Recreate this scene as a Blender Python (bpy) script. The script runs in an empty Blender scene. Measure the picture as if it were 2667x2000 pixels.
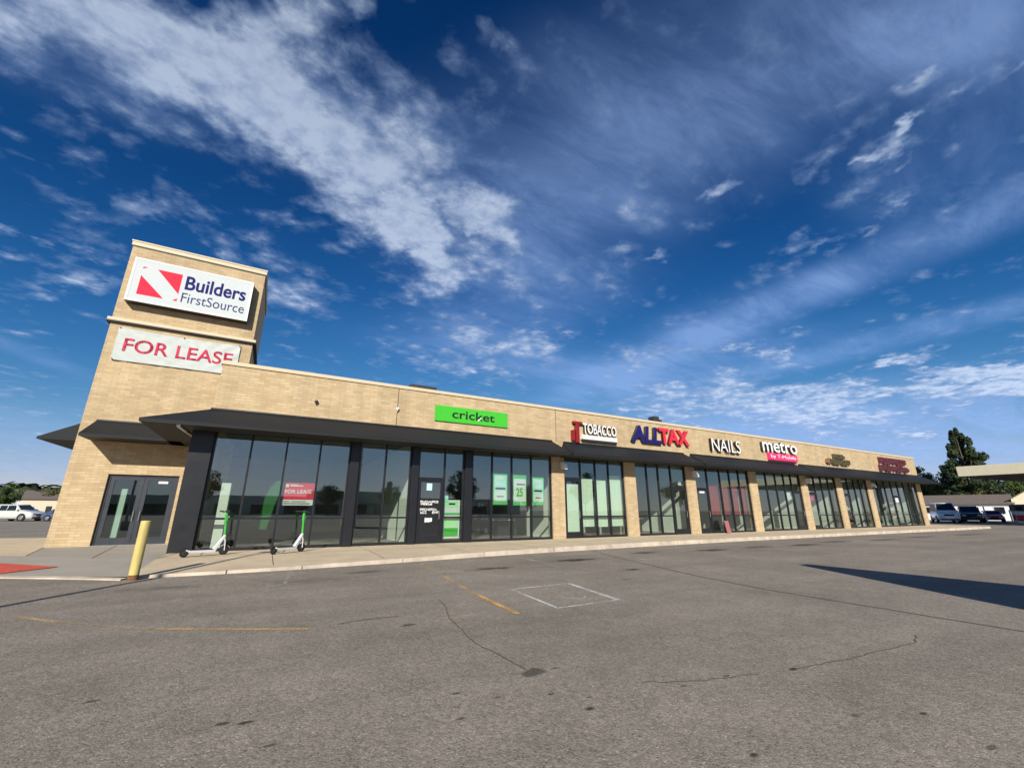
import bpy, bmesh, math, random
from mathutils import Vector, Matrix, noise

random.seed(7)
sc = bpy.context.scene
COL = sc.collection

# ---------------------------------------------------------------- camera
cam_d = bpy.data.cameras.new("camera")
cam = bpy.data.objects.new("camera", cam_d)
COL.objects.link(cam)
R_ = Vector((0.87107211, -0.49115188, 0.00179132))
U_ = Vector((-0.14180745, -0.24800446, 0.95832376))
F_ = Vector((0.47023826, 0.83502313, 0.28567876))
cam.matrix_world = Matrix(((R_.x, U_.x, -F_.x, 0), (R_.y, U_.y, -F_.y, 0), (R_.z, U_.z, -F_.z, 1.33), (0, 0, 0, 1)))
cam_d.sensor_width = 36
cam_d.sensor_fit = 'HORIZONTAL'
cam_d.lens = 36 * 1103.825 / 2667
cam_d.clip_start = 0.05
cam_d.clip_end = 6000
sc.camera = cam

# ---------------------------------------------------------------- sun, sky, exposure
SUN_EL = math.radians(29)
SUN_H = Vector((-0.52, -0.854)).normalized()       # where the sun stands
sun_d = bpy.data.lights.new("sun", 'SUN')
sun_d.energy = 5.0
sun_d.angle = math.radians(0.5)
sun_d.color = (1.0, 0.93, 0.82)
sun = bpy.data.objects.new("sun", sun_d)
COL.objects.link(sun)
sdir = Vector((SUN_H.x * math.cos(SUN_EL), SUN_H.y * math.cos(SUN_EL), math.sin(SUN_EL)))
sun.rotation_euler = sdir.to_track_quat('Z', 'Y').to_euler()
sun.location = (-20, -30, 30)

sc.view_settings.view_transform = 'Standard'
sc.view_settings.look = 'None'
sc.view_settings.gamma = 1
sc.view_settings.exposure = 0.4
sc.cycles.max_bounces = 8
sc.cycles.transparent_max_bounces = 12
sc.cycles.use_denoising = True
CLOUDS = [
 ('c',(7.952,3.01,0.643),(2.961,11.439,-10.428),0.62),
 ('c',(5.032,1.635,-0.191),(0.708,10.552,-10.32),0.75),
 ('c',(9.022,-1.331,2.175),(11.065,15.216,-11.212),0.7),
 ('c',(4.791,1.334,-1.338),(-2.369,7.43,-7.591),0.95),
 ('c',(6.71,-0.004,-1.295),(0.142,9.175,-9.849),0.85),
 ('c',(11.557,3.552,-1.711),(-1.246,10.387,-10.447),0.55),
 ('c',(12.698,5.046,0.2),(1.417,20.867,-22.739),0.55),
 ('c',(11.25,3.125,0.174),(4.249,22.94,-23.203),0.35),
 ('c',(8.929,2.425,-3.046),(-7.044,13.962,-16.113),0.55),
 ('c',(7.224,2.489,-3.571),(-5.932,12.355,-9.422),0.38),
 ('c',(6.627,1.613,-4.367),(-7.006,7.713,-8.344),0.95),
 ('c',(8.436,-0.146,-3.946),(-5.024,9.171,-12.305),0.8),
 ('c',(8.338,0.399,-1.498),(-1.345,14.655,-19.208),0.6),
 ('c',(8.911,-1.39,-3.212),(-1.949,13.581,-15.269),1.15),
 ('c',(22.144,4.884,-4.268),(1.746,41.421,-28.413),0.75),
 ('c',(7.705,4.152,-4.275),(-19.575,28.539,-19.853),0.3),
 ('c',(13.842,1.669,4.614),(16.795,18.617,-23.938),0.66),
 ('c',(15.523,6.914,-4.962),(-22.46,14.32,-32.068),0.5),
 ('c',(16.7,4.537,-3.696),(-13.579,17.043,-34.597),0.62),
 ('c',(20.134,9.886,-5.482),(-26.736,19.627,-40.2),0.35),
 ('c',(12.312,3.907,1.608),(4.085,20.021,-43.94),0.58),
 ('c',(20.05,7.768,2.128),(-2.394,23.876,-66.861),0.4),
 ('c',(11.007,1.472,-3.126),(-6.699,8.687,-17.777),0.6),
 ('c',(21.795,2.527,-6.401),(-26.602,21.424,-61.888),0.5),
 ('c',(27.882,9.554,-0.217),(-10.439,27.978,-66.158),0.4),
 ('c',(8.603,-4.693,2.9),(15.539,10.215,-26.876),0.45),
 ('c',(6.658,-2.599,-1.84),(-1.809,9.815,-20.744),0.75),
 ('c',(12.792,-5.441,-4.318),(-4.86,24.124,-45.074),0.5),
 ('c',(9.829,-3.328,-0.589),(2.1,11.943,-35.096),0.55),
 ('c',(27.729,-12.124,-14.102),(-16.848,51.363,-76.244),0.4),
 ('c',(6.794,-3.274,-1.805),(2.226,19.607,-26.899),0.5),
 ('c',(10.673,-12.331,2.395),(22.64,15.835,-42.092),0.4),
 ('c',(14.135,-24.668,6.637),(45.175,12.192,-71.081),0.62),
 ('c',(6.743,-22.822,6.984),(40.771,2.419,-46.938),0.8),
 ('c',(8.262,-50.81,3.865),(31.377,7.233,-46.031),1.2),
 ('c',(5.712,-32.049,3.363),(25.642,3.21,-38.554),0.62),
 ('c',(7.746,-50.39,7.834),(70.592,-9.874,-107.151),0.62),
 ('c',(6.559,-43.134,1.036),(46.147,22.617,-62.909),0.62),
 ('c',(2.947,-31.335,0.358),(38.985,14.679,-55.321),0.52),
 ('c',(8.017,-24.513,-0.195),(34.184,20.438,-71.503),0.42),
 ('c',(6.653,-34.322,1.558),(45.314,9.086,-81.889),0.38),
 ('c',(6.876,-21.29,2.661),(31.674,5.569,-55.868),0.4),
 ('c',(4.796,-31.259,7.917),(27.869,-3.998,-33.335),0.4),
 ('c',(4.714,-67.392,-0.104),(89.139,33.999,-125.858),0.5),
 ('c',(1.896,-38.592,1.046),(26.816,7.209,-35.394),0.35),
 ('c',(26.287,2.683,-9.479),(-0.472,50.822,-29.366),0.35),
 ('c',(15.287,3.913,-6.623),(-8.006,35.987,-22.788),0.28),
 ('c',(8.692,-13.362,0.357),(30.61,18.911,-95.301),0.62),
 ('c',(10.658,-15.647,-6.601),(2.05,26.039,-42.507),0.66),
 ('c',(5.244,-7.016,1.622),(18.521,2.742,-44.779),0.5),
 ('c',(2.746,-3.591,-0.252),(3.343,3.324,-19.422),0.62),
 ('c',(3.232,-6.781,-0.564),(6.999,3.888,-36.667),0.75),
 ('c',(2.165,-7.222,-0.809),(6.867,2.742,-34.856),0.9),
 ('c',(3.59,-18.07,-1.299),(8.305,-1.897,-36.456),1),
 ('c',(4.367,-10.051,-4.058),(-0.518,12.676,-27.208),0.55),
 ('c',(2.13,-3.108,-1.194),(-0.115,8.121,-19.433),0.5),
 ('c',(15.062,5.468,0.015),(-16.018,1.29,-47.967),0.42),
 ('c',(16.076,5.474,1.827),(-8.959,2.599,-58.158),0.42),
 ('c',(14.072,4.663,2.695),(-4.399,7.952,-144.626),0.4),
 ('c',(7.886,-1.728,-2.207),(-0.894,10.5,-14.522),0.6),
 ('c',(8.982,-3.322,-2.818),(-0.846,18.664,-26.446),0.55),
 ('c',(6.916,-1.967,-1.916),(-2.897,14.716,-27.298),0.5),
 ('c',(5.711,-2.092,-0.74),(0.097,12.391,-34.746),0.5),
 ('c',(7.651,0.613,-2.58),(-3.89,10.526,-13.203),0.55),
 ('c',(4.833,-10.109,4.087),(16.948,2.438,-19.451),0.4),
 ('c',(0.643,-14.044,2.301),(16.657,-4.764,-22.156),0.2),
 ('c',(2.52,-14.921,3.141),(17.083,-4.79,-25.613),0.2),
 ('c',(2.682,-9.758,0.662),(14.595,10.314,-16.371),0.2),
 ('c',(15.042,7.917,0.429),(-0.3,12.907,-13.989),0.55),
 ('c',(9.457,2.244,1.235),(8.721,19.586,-15.032),0.62),
 ('c',(15.958,7.706,-0.482),(-5.148,21.94,-29.948),0.5),
 ('c',(14.818,5.776,-1.088),(-4.611,23.898,-30.79),0.45),
 ('c',(10.342,1.824,0.415),(6.178,18.107,-14.084),0.6),
 ('c',(3.038,-6.064,-1.413),(2.957,8.933,-36.417),0.62),
 ('c',(4.278,-4.734,-1.381),(0.63,10.889,-37.719),0.5),
 ('c',(3.556,-15.036,-0.631),(10.136,-5.782,-48.34),0.62),
 ('c',(2.405,-4.349,-0.939),(2.39,7.971,-49.738),0.42),
 ('v',(1.008,-2.124,0.052),(4.105,4.337,-4.911),0.75),
 ('v',(1.456,-2.08,0.573),(4.495,2.684,-5.838),0.72),
 ('v',(2.647,-2.313,0.943),(3.894,2.011,-6.704),0.55),
 ('v',(1.372,-6.404,-0.631),(7.982,9.208,-10.281),0.65),
 ('v',(0.701,-1.891,0.288),(11.597,-0.493,-24.043),1),
 ('v',(2.026,-3.145,1.006),(7.393,-0.369,-14.642),0.4),
 ('v',(1.001,-3.003,-0.017),(13.732,1.358,-44.427),0.75),
 ('v',(2.005,-2.902,0.318),(6.079,1.483,-18.988),0.5),
 ('v',(1.016,-2.029,-0.375),(1.125,1.943,-14.024),1.5),
 ('v',(1.078,-2.955,-0.356),(3.365,1.799,-20.026),0.6),
 ('v',(0.79,-6.712,0.182),(4.886,0.924,-8.159),0.4),
 ('c',(3.119,-46.565,5.104),(59.272,-4.937,-82.509),0.5),
 ('c',(5.95,-35.584,6.458),(54.438,-17.194,-89.397),0.45),
 ('c',(8.242,-26.639,2.786),(45.985,7.16,-86.26),0.42),
 ('c',(6.482,-41.36,7.292),(51.906,-6.375,-74.006),0.6),
 ('v',(7.428,2.543,0.919),(-3.487,2.343,-28.662),0.35),
 ('v',(11.236,4.416,-0.176),(-25.389,9.97,-76.725),0.35),
 ('v',(4.002,1.099,0.071),(1.629,8.561,-8.706),0.22),
 ('v',(3.629,0.085,-0.742),(0.019,6.29,-6.416),0.35),
 ('v',(2.709,-1.268,-0.549),(-0.038,5.99,-14.11),0.4),
 ('v',(3.57,-3.149,-1.015),(0.556,6.646,-17.759),0.5),
 ('v',(8.955,2.959,1.85),(-0.109,3.324,-51.363),0.3),
]


def make_world():
    w = bpy.data.worlds.new("World")
    sc.world = w
    w.use_nodes = True
    nt = w.node_tree
    nt.nodes.clear()
    N, L = nt.nodes.new, nt.links.new

    def math_(op, a, b=None, clamp=False):
        n = N('ShaderNodeMath'); n.operation = op; n.use_clamp = clamp
        for i, v in enumerate((a, b)):
            if v is None: continue
            if hasattr(v, 'is_output'): L(v, n.inputs[i])
            else: n.inputs[i].default_value = v
        return n.outputs[0]

    def vmath(op, a, b=None, s=None):
        n = N('ShaderNodeVectorMath'); n.operation = op
        for i, v in enumerate((a, b)):
            if v is None: continue
            if hasattr(v, 'is_output'): L(v, n.inputs[i])
            else: n.inputs[i].default_value = v
        if s is not None: n.inputs['Scale'].default_value = s
        return n.outputs['Value'] if op in ('DOT_PRODUCT', 'LENGTH') else n.outputs[0]

    tc = N('ShaderNodeTexCoord').outputs['Generated']
    d = vmath('NORMALIZE', tc)
    sep = N('ShaderNodeSeparateXYZ'); L(d, sep.inputs[0])
    z = math_('MAXIMUM', sep.outputs[2], 0.02)
    zz = math_('ADD', z, 0.10)
    comb = N('ShaderNodeCombineXYZ')
    L(math_('DIVIDE', sep.outputs[0], zz), comb.inputs[0])
    L(math_('DIVIDE', sep.outputs[1], zz), comb.inputs[1])
    P = comb.outputs[0]

    def fbm(vec, scale, detail, rough, dist=0.0, col=False):
        n = N('ShaderNodeTexNoise'); n.noise_dimensions = '3D'
        n.inputs['Scale'].default_value = scale; n.inputs['Detail'].default_value = detail
        n.inputs['Roughness'].default_value = rough; n.inputs['Distortion'].default_value = dist
        L(vec, n.inputs['Vector'])
        return n.outputs['Color'] if col else n.outputs['Fac']

    # warp the directions so that the banks get ragged outlines
    wv = vmath('SUBTRACT', fbm(P, 2.2, 3, 0.6, 0, True), (0.5, 0.5, 0.5))
    wv = vmath('SCALE', wv, s=0.2)
    wv2 = vmath('SUBTRACT', fbm(P, 9.0, 3, 0.6, 0, True), (0.5, 0.5, 0.5))
    wv2 = vmath('SCALE', wv2, s=0.07)
    wv3 = vmath('SCALE', vmath('SUBTRACT', fbm(P, 34.0, 2, 0.6, 0, True), (0.5, 0.5, 0.5)), s=0.035)
    dw = vmath('ADD', vmath('ADD', vmath('ADD', d, wv), wv2), wv3)
    fields = {'c': None, 'v': None}
    for t, A, B, s in CLOUDS:
        c = N('ShaderNodeCombineXYZ')
        L(vmath('DOT_PRODUCT', dw if t == 'c' else d, A), c.inputs[0])
        L(vmath('DOT_PRODUCT', dw if t == 'c' else d, B), c.inputs[1])
        ln = vmath('LENGTH', c.outputs[0])
        m = N('ShaderNodeMapRange'); m.interpolation_type = 'SMOOTHERSTEP'
        m.inputs['From Min'].default_value = 1.75 if t == 'c' else 1.6
        m.inputs['From Max'].default_value = 0.1 if t == 'c' else 0.0
        m.inputs['To Max'].default_value = s + 0.1
        L(ln, m.inputs['Value'])
        v = m.outputs[0]
        if fields[t] is None: fields[t] = v
        elif t == 'c':
            # union: a + b - ab
            mx = math_('MAXIMUM', fields[t], v)
            sm = math_('MULTIPLY', math_('MINIMUM', fields[t], v), 0.35)
            fields[t] = math_('ADD', mx, sm)
        else: fields[t] = math_('ADD', fields[t], v)
    # cumulus: field against fractal noise
    Mst = N('ShaderNodeMapping'); Mst.inputs['Rotation'].default_value = (0, 0, math.radians(52)); Mst.inputs['Scale'].default_value = (0.95, 1.15, 1)
    L(P, Mst.inputs['Vector'])
    f1 = fbm(Mst.outputs[0], 3.6, 6, 0.62, 0.25)
    f2 = fbm(Mst.outputs[0], 17.0, 4, 0.65, 0.2)
    nz = math_('ADD', math_('MULTIPLY', math_('SUBTRACT', f1, 0.5), 2.3), math_('MULTIPLY', math_('SUBTRACT', f2, 0.5), 1.3))
    vp = N('ShaderNodeTexVoronoi'); vp.feature = 'F1'; vp.voronoi_dimensions = '2D'; vp.inputs['Scale'].default_value = 8.0; vp.inputs['Detail'].default_value = 1.0
    L(vmath('ADD', Mst.outputs[0], vmath('SCALE', wv, s=0.9)), vp.inputs['Vector'])
    nz = math_('ADD', nz, math_('MULTIPLY', math_('SUBTRACT', 0.56, vp.outputs['Distance']), 0.85))
    dens = math_('ADD', fields['c'], math_('MULTIPLY', nz, math_('SUBTRACT', 1.06, math_('MULTIPLY', fields['c'], 0.40))))
    def ramp(v, lo, hi):
        mr = N('ShaderNodeMapRange'); mr.interpolation_type = 'SMOOTHSTEP'
        mr.inputs['From Min'].default_value = lo; mr.inputs['From Max'].default_value = hi
        L(v, mr.inputs['Value']); return mr.outputs[0]
    body = ramp(dens, 0.40, 1.42)
    cum = math_('ADD', math_('MULTIPLY', ramp(dens, 0.02, 0.75), 0.36), math_('MULTIPLY', body, 0.60))
    # veils: streaked along their own direction
    Mv = N('ShaderNodeMapping'); Mv.inputs['Rotation'].default_value = (0, 0, math.radians(-9)); Mv.inputs['Scale'].default_value = (0.6, 1.7, 1)
    L(P, Mv.inputs['Vector'])
    g1 = fbm(Mv.outputs[0], 2.6, 7, 0.66, 0.5)
    mg = N('ShaderNodeMapRange'); mg.interpolation_type = 'SMOOTHSTEP'
    mg.inputs['From Min'].default_value = 0.30; mg.inputs['From Max'].default_value = 0.74
    L(g1, mg.inputs['Value'])
    veil = math_('MULTIPLY', math_('MULTIPLY', math_('ADD', mg.outputs[0], 0.45), fields['v']), 0.40)
    veil = math_('MINIMUM', veil, 0.62)
    # clear sky
    sky = N('ShaderNodeTexSky'); sky.sky_type = 'NISHITA'; sky.sun_disc = False
    sky.sun_elevation = SUN_EL
    sky.sun_rotation = math.atan2(SUN_H.x, SUN_H.y)
    sky.altitude = 1600; sky.air_density = 1.0; sky.dust_density = 0.4; sky.ozone_density = 2.5
    g = N('ShaderNodeGamma'); g.inputs[1].default_value = SKY_GAMMA
    L(vmath('SCALE', sky.outputs[0], s=0.1), g.inputs[0])
    hs = N('ShaderNodeVectorMath'); hs.operation = 'SCALE'; hs.inputs['Scale'].default_value = 10 * SKY_VAL
    L(g.outputs[0], hs.inputs[0])
    # a thick air column saturates instead of burning out at the horizon
    sx = N('ShaderNodeSeparateXYZ'); L(hs.outputs[0], sx.inputs[0])
    cx = N('ShaderNodeCombineXYZ')
    L(math_('MULTIPLY', math_('POWER', sx.outputs[0], 1.5), 0.62), cx.inputs[0])
    L(math_('MULTIPLY', sx.outputs[1], 0.98), cx.inputs[1]); L(math_('MULTIPLY', sx.outputs[2], 1.27), cx.inputs[2])
    tint = cx.outputs[0]
    hs = N('ShaderNodeVectorMath'); hs.operation = 'DIVIDE'
    L(tint, hs.inputs[0]); L(vmath('ADD', vmath('MULTIPLY', tint, (0.19, 0.150, 0.135)), (1, 1, 1)), hs.inputs[1])
    # cloud colours: bright body, greyer thick middle
    cc = N('ShaderNodeMixRGB'); cc.inputs[1].default_value = (1.9, 2.9, 5.0, 1); cc.inputs[2].default_value = (4.7, 5.6, 7.3, 1)
    L(math_('MULTIPLY', body, math_('ADD', math_('MULTIPLY', math_('SUBTRACT', f2, 0.5), 1.8), 0.88), True), cc.inputs[0])
    # brighter towards the horizon, as real clouds seen through lit air
    hz = N('ShaderNodeMapRange'); hz.inputs['From Min'].default_value = 0.95; hz.inputs['From Max'].default_value = 0.1
    hz.inputs['To Min'].default_value = 0.62; hz.inputs['To Max'].default_value = 1.05
    L(sep.outputs[2], hz.inputs['Value'])
    cs = N('ShaderNodeVectorMath'); cs.operation = 'SCALE'; L(cc.outputs[0], cs.inputs[0]); L(hz.outputs[0], cs.inputs['Scale'])
    vc = N('ShaderNodeVectorMath'); vc.operation = 'SCALE'; vc.inputs[0].default_value = (2.5, 3.9, 7.2); L(hz.outputs[0], vc.inputs['Scale'])
    m1 = N('ShaderNodeMixRGB'); L(veil, m1.inputs[0]); L(hs.outputs[0], m1.inputs[1]); L(vc.outputs[0], m1.inputs[2])
    m2 = N('ShaderNodeMixRGB'); L(math_('MULTIPLY', cum, 0.93), m2.inputs[0]); L(m1.outputs[0], m2.inputs[1]); L(cs.outputs[0], m2.inputs[2])
    bg = N('ShaderNodeBackground'); bg.inputs[1].default_value = 0.1
    L(m2.outputs[0], bg.inputs[0])
    out = N('ShaderNodeOutputWorld'); L(bg.outputs[0], out.inputs[0])
    w.cycles.sampling_method = 'MANUAL'; w.cycles.sample_map_resolution = 512

SKY_GAMMA, SKY_VAL = 1.8, 2.0
make_world()

# ================================================================ materials
def new_mat(name):
    m = bpy.data.materials.new(name)
    m.use_nodes = True
    nt = m.node_tree
    nt.nodes.clear()
    return m, nt

def pmat(name, color, rough=0.6, metallic=0.0, var=0.12, scale=3.0, bump=0.0, bscale=40.0, spec=0.5, coat=0.0, stretch=(1, 1, 1)):
    """Principled material whose colour and gloss wander a little, like real paint, plaster or metal."""
    m, nt = new_mat(name)
    N, L = nt.nodes.new, nt.links.new
    b = N('ShaderNodeBsdfPrincipled'); o = N('ShaderNodeOutputMaterial'); L(b.outputs[0], o.inputs[0])
    tc = N('ShaderNodeTexCoord')
    mp = N('ShaderNodeMapping'); mp.inputs['Scale'].default_value = stretch; L(tc.outputs['Object'], mp.inputs[0])
    n = N('ShaderNodeTexNoise'); n.inputs['Scale'].default_value = scale; n.inputs['Detail'].default_value = 6; n.inputs['Roughness'].default_value = 0.62
    L(mp.outputs[0], n.inputs['Vector'])
    r = N('ShaderNodeMapRange'); r.inputs['From Min'].default_value = 0.25; r.inputs['From Max'].default_value = 0.75
    r.inputs['To Min'].default_value = 1 - var; r.inputs['To Max'].default_value = 1 + var
    L(n.outputs['Fac'], r.inputs['Value'])
    s = N('ShaderNodeVectorMath'); s.operation = 'SCALE'; s.inputs[0].default_value = color[:3]; L(r.outputs[0], s.inputs['Scale'])
    L(s.outputs[0], b.inputs['Base Color'])
    b.inputs['Metallic'].default_value = metallic
    b.inputs['Specular IOR Level'].default_value = spec
    b.inputs['Coat Weight'].default_value = coat
    rr = N('ShaderNodeMapRange'); rr.inputs['To Min'].default_value = max(0.02, rough - 0.08); rr.inputs['To Max'].default_value = min(1, rough + 0.08)
    L(n.outputs['Fac'], rr.inputs['Value']); L(rr.outputs[0], b.inputs['Roughness'])
    if bump:
        n2 = N('ShaderNodeTexNoise'); n2.inputs['Scale'].default_value = bscale; n2.inputs['Detail'].default_value = 3
        L(mp.outputs[0], n2.inputs['Vector'])
        bp = N('ShaderNodeBump'); bp.inputs['Strength'].default_value = bump; bp.inputs['Distance'].default_value = 0.02
        L(n2.outputs['Fac'], bp.inputs['Height']); L(bp.outputs[0], b.inputs['Normal'])
    return m

def brick_mat(name):
    m, nt = new_mat(name)
    N, L = nt.nodes.new, nt.links.new
    b = N('ShaderNodeBsdfPrincipled'); o = N('ShaderNodeOutputMaterial'); L(b.outputs[0], o.inputs[0])
    geo = N('ShaderNodeNewGeometry')
    sp = N('ShaderNodeSeparateXYZ'); L(geo.outputs['Position'], sp.inputs[0])
    ad = N('ShaderNodeMath'); ad.operation = 'ADD'; L(sp.outputs[0], ad.inputs[0]); L(sp.outputs[1], ad.inputs[1])
    cb = N('ShaderNodeCombineXYZ'); L(ad.outputs[0], cb.inputs[0]); L(sp.outputs[2], cb.inputs[1])
    br = N('ShaderNodeTexBrick'); L(cb.outputs[0], br.inputs['Vector'])
    br.inputs['Scale'].default_value = 1.0
    br.inputs['Brick Width'].default_value = 0.30; br.inputs['Row Height'].default_value = 0.0925
    br.inputs['Mortar Size'].default_value = 0.007; br.inputs['Mortar Smooth'].default_value = 0.3; br.inputs['Bias'].default_value = 0.0
    br.inputs['Color1'].default_value = (0.425, 0.312, 0.175, 1); br.inputs['Color2'].default_value = (0.515, 0.400, 0.242, 1); br.inputs['Mortar'].default_value = (0.34, 0.27, 0.17, 1)
    n = N('ShaderNodeTexNoise'); n.inputs['Scale'].default_value = 0.55; n.inputs['Detail'].default_value = 7; n.inputs['Roughness'].default_value = 0.65
    L(geo.outputs['Position'], n.inputs['Vector'])
    r = N('ShaderNodeMapRange'); r.inputs['From Min'].default_value = 0.3; r.inputs['From Max'].default_value = 0.7; r.inputs['To Min'].default_value = 0.86; r.inputs['To Max'].default_value = 1.1
    L(n.outputs['Fac'], r.inputs['Value'])
    # rain streaks running down from the coping
    mp = N('ShaderNodeMapping'); mp.inputs['Scale'].default_value = (2.5, 2.5, 0.16); L(geo.outputs['Position'], mp.inputs[0])
    n2 = N('ShaderNodeTexNoise'); n2.inputs['Scale'].default_value = 1.0; n2.inputs['Detail'].default_value = 5; L(mp.outputs[0], n2.inputs['Vector'])
    r2 = N('ShaderNodeMapRange'); r2.inputs['From Min'].default_value = 0.35; r2.inputs['From Max'].default_value = 0.6; r2.inputs['To Min'].default_value = 0.9; r2.inputs['To Max'].default_value = 1.03
    L(n2.outputs['Fac'], r2.inputs['Value'])
    mu = N('ShaderNodeMath'); mu.operation = 'MULTIPLY'; L(r.outputs[0], mu.inputs[0]); L(r2.outputs[0], mu.inputs[1])
    s = N('ShaderNodeVectorMath'); s.operation = 'SCALE'; L(br.outputs['Color'], s.inputs[0]); L(mu.outputs[0], s.inputs['Scale'])
    L(s.outputs[0], b.inputs['Base Color']); b.inputs['Roughness'].default_value = 0.88
    n3 = N('ShaderNodeTexNoise'); n3.inputs['Scale'].default_value = 35; n3.inputs['Detail'].default_value = 3; L(geo.outputs['Position'], n3.inputs['Vector'])
    hh = N('ShaderNodeMath'); hh.operation = 'MULTIPLY_ADD'; L(br.outputs['Fac'], hh.inputs[0]); hh.inputs[1].default_value = -1.0; L(n3.outputs['Fac'], hh.inputs[2])
    bp = N('ShaderNodeBump'); bp.inputs['Strength'].default_value = 0.22; bp.inputs['Distance'].default_value = 0.008
    L(hh.outputs[0], bp.inputs['Height']); L(bp.outputs[0], b.inputs['Normal'])
    return m

def glass_mat(name, tint=(0.905, 0.955, 0.92), refl=0.10):
    """Thin tinted shop glazing: lets the sun through and mirrors the sky by Fresnel."""
    m, nt = new_mat(name)
    N, L = nt.nodes.new, nt.links.new
    t = N('ShaderNodeBsdfTransparent'); t.inputs[0].default_value = (*tint, 1)
    g = N('ShaderNodeBsdfGlossy'); g.inputs['Roughness'].default_value = 0.004; g.inputs['Color'].default_value = (0.9, 0.95, 0.97, 1)
    fc = N('ShaderNodeLayerWeight'); fc.inputs['Blend'].default_value = 0.5
    pw = N('ShaderNodeMath'); pw.operation = 'POWER'; L(fc.outputs['Facing'], pw.inputs[0]); pw.inputs[1].default_value = 5
    lw = N('ShaderNodeMath'); lw.operation = 'MULTIPLY_ADD'; L(pw.outputs[0], lw.inputs[0]); lw.inputs[1].default_value = 0.9; lw.inputs[2].default_value = 0.05
    geo = N('ShaderNodeNewGeometry')
    n = N('ShaderNodeTexNoise'); n.inputs['Scale'].default_value = 0.9; n.inputs['Detail'].default_value = 2; L(geo.outputs['Position'], n.inputs['Vector'])
    bp = N('ShaderNodeBump'); bp.inputs['Strength'].default_value = 0.03; bp.inputs['Distance'].default_value = 0.02; L(n.outputs['Fac'], bp.inputs['Height'])
    L(bp.outputs[0], g.inputs['Normal'])
    ad = N('ShaderNodeMath'); ad.operation = 'ADD'; ad.use_clamp = True; L(lw.outputs[0], ad.inputs[0]); ad.inputs[1].default_value = refl
    mx = N('ShaderNodeMixShader'); L(ad.outputs[0], mx.inputs[0]); L(t.outputs[0], mx.inputs[1]); L(g.outputs[0], mx.inputs[2])
    o = N('ShaderNodeOutputMaterial'); L(mx.outputs[0], o.inputs[0])
    return m

#GAUSS: dark oil and tar stains on the lot, world metres: x, y, half length, half width, depth
STAINS = [(5.0, 9.8, .8, .28, 0.74), (7.9, 10.3, .9, .35, 0.90), (7.8, 8.05, .3, .2, 0.81), (6.63, 7.0, .25, .12, 0.41), (11.2, 10.9, .7, .3, 0.81), (14.0, 10.5, 1.2, .35, 0.88),
          (16.7, 10.5, 1.3, .35, 0.74), (19.6, 10.3, 1.5, .4, 0.81), (22.8, 10.6, 1.8, .4, 0.68), (26.5, 10.2, 2.0, .4, 0.68), (31, 10.3, 2.4, .5, 0.54), (37, 10, 3, .5, 0.54), (2.2, 10.6, .6, .2, 0.54),
          (2.22, 3.57, .14, .085, .62), (1.74, 5.61, .12, .07, .6), (2.2, 2.78, .045, .03, .75), (2.1, 3.12, .04, .018, .7), (1.72, 3.26, .04, .02, .5), (2.32, 2.93, .03, .015, .6), (2.45, 3.55, .04, .02, .6),
          (4.26, 2.52, .05, .03, .8), (3.71, 1.82, .04, .025, .5), (4.15, 1.61, .04, .02, .7), (2.64, 1.86, .035, .02, .7), (3.93, 1.23, .06, .02, .6), (-.03, 3.77, .05, .03, .7), (.1, 3.72, .05, .025, .8),
          (.23, 3.32, .04, .02, .6), (-.89, 4.63, .06, .03, .6), (1.48, 3.47, .05, .02, .7), (1.34, 3.08, .04, .02, .6), (-1.3, 10.2, .9, .3, .35), (1.0, 9.9, 1.1, .5, .3), (3.1, 2.73, .05, .02, .5), (3.6, 2.7, .06, .015, .6)]

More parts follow.
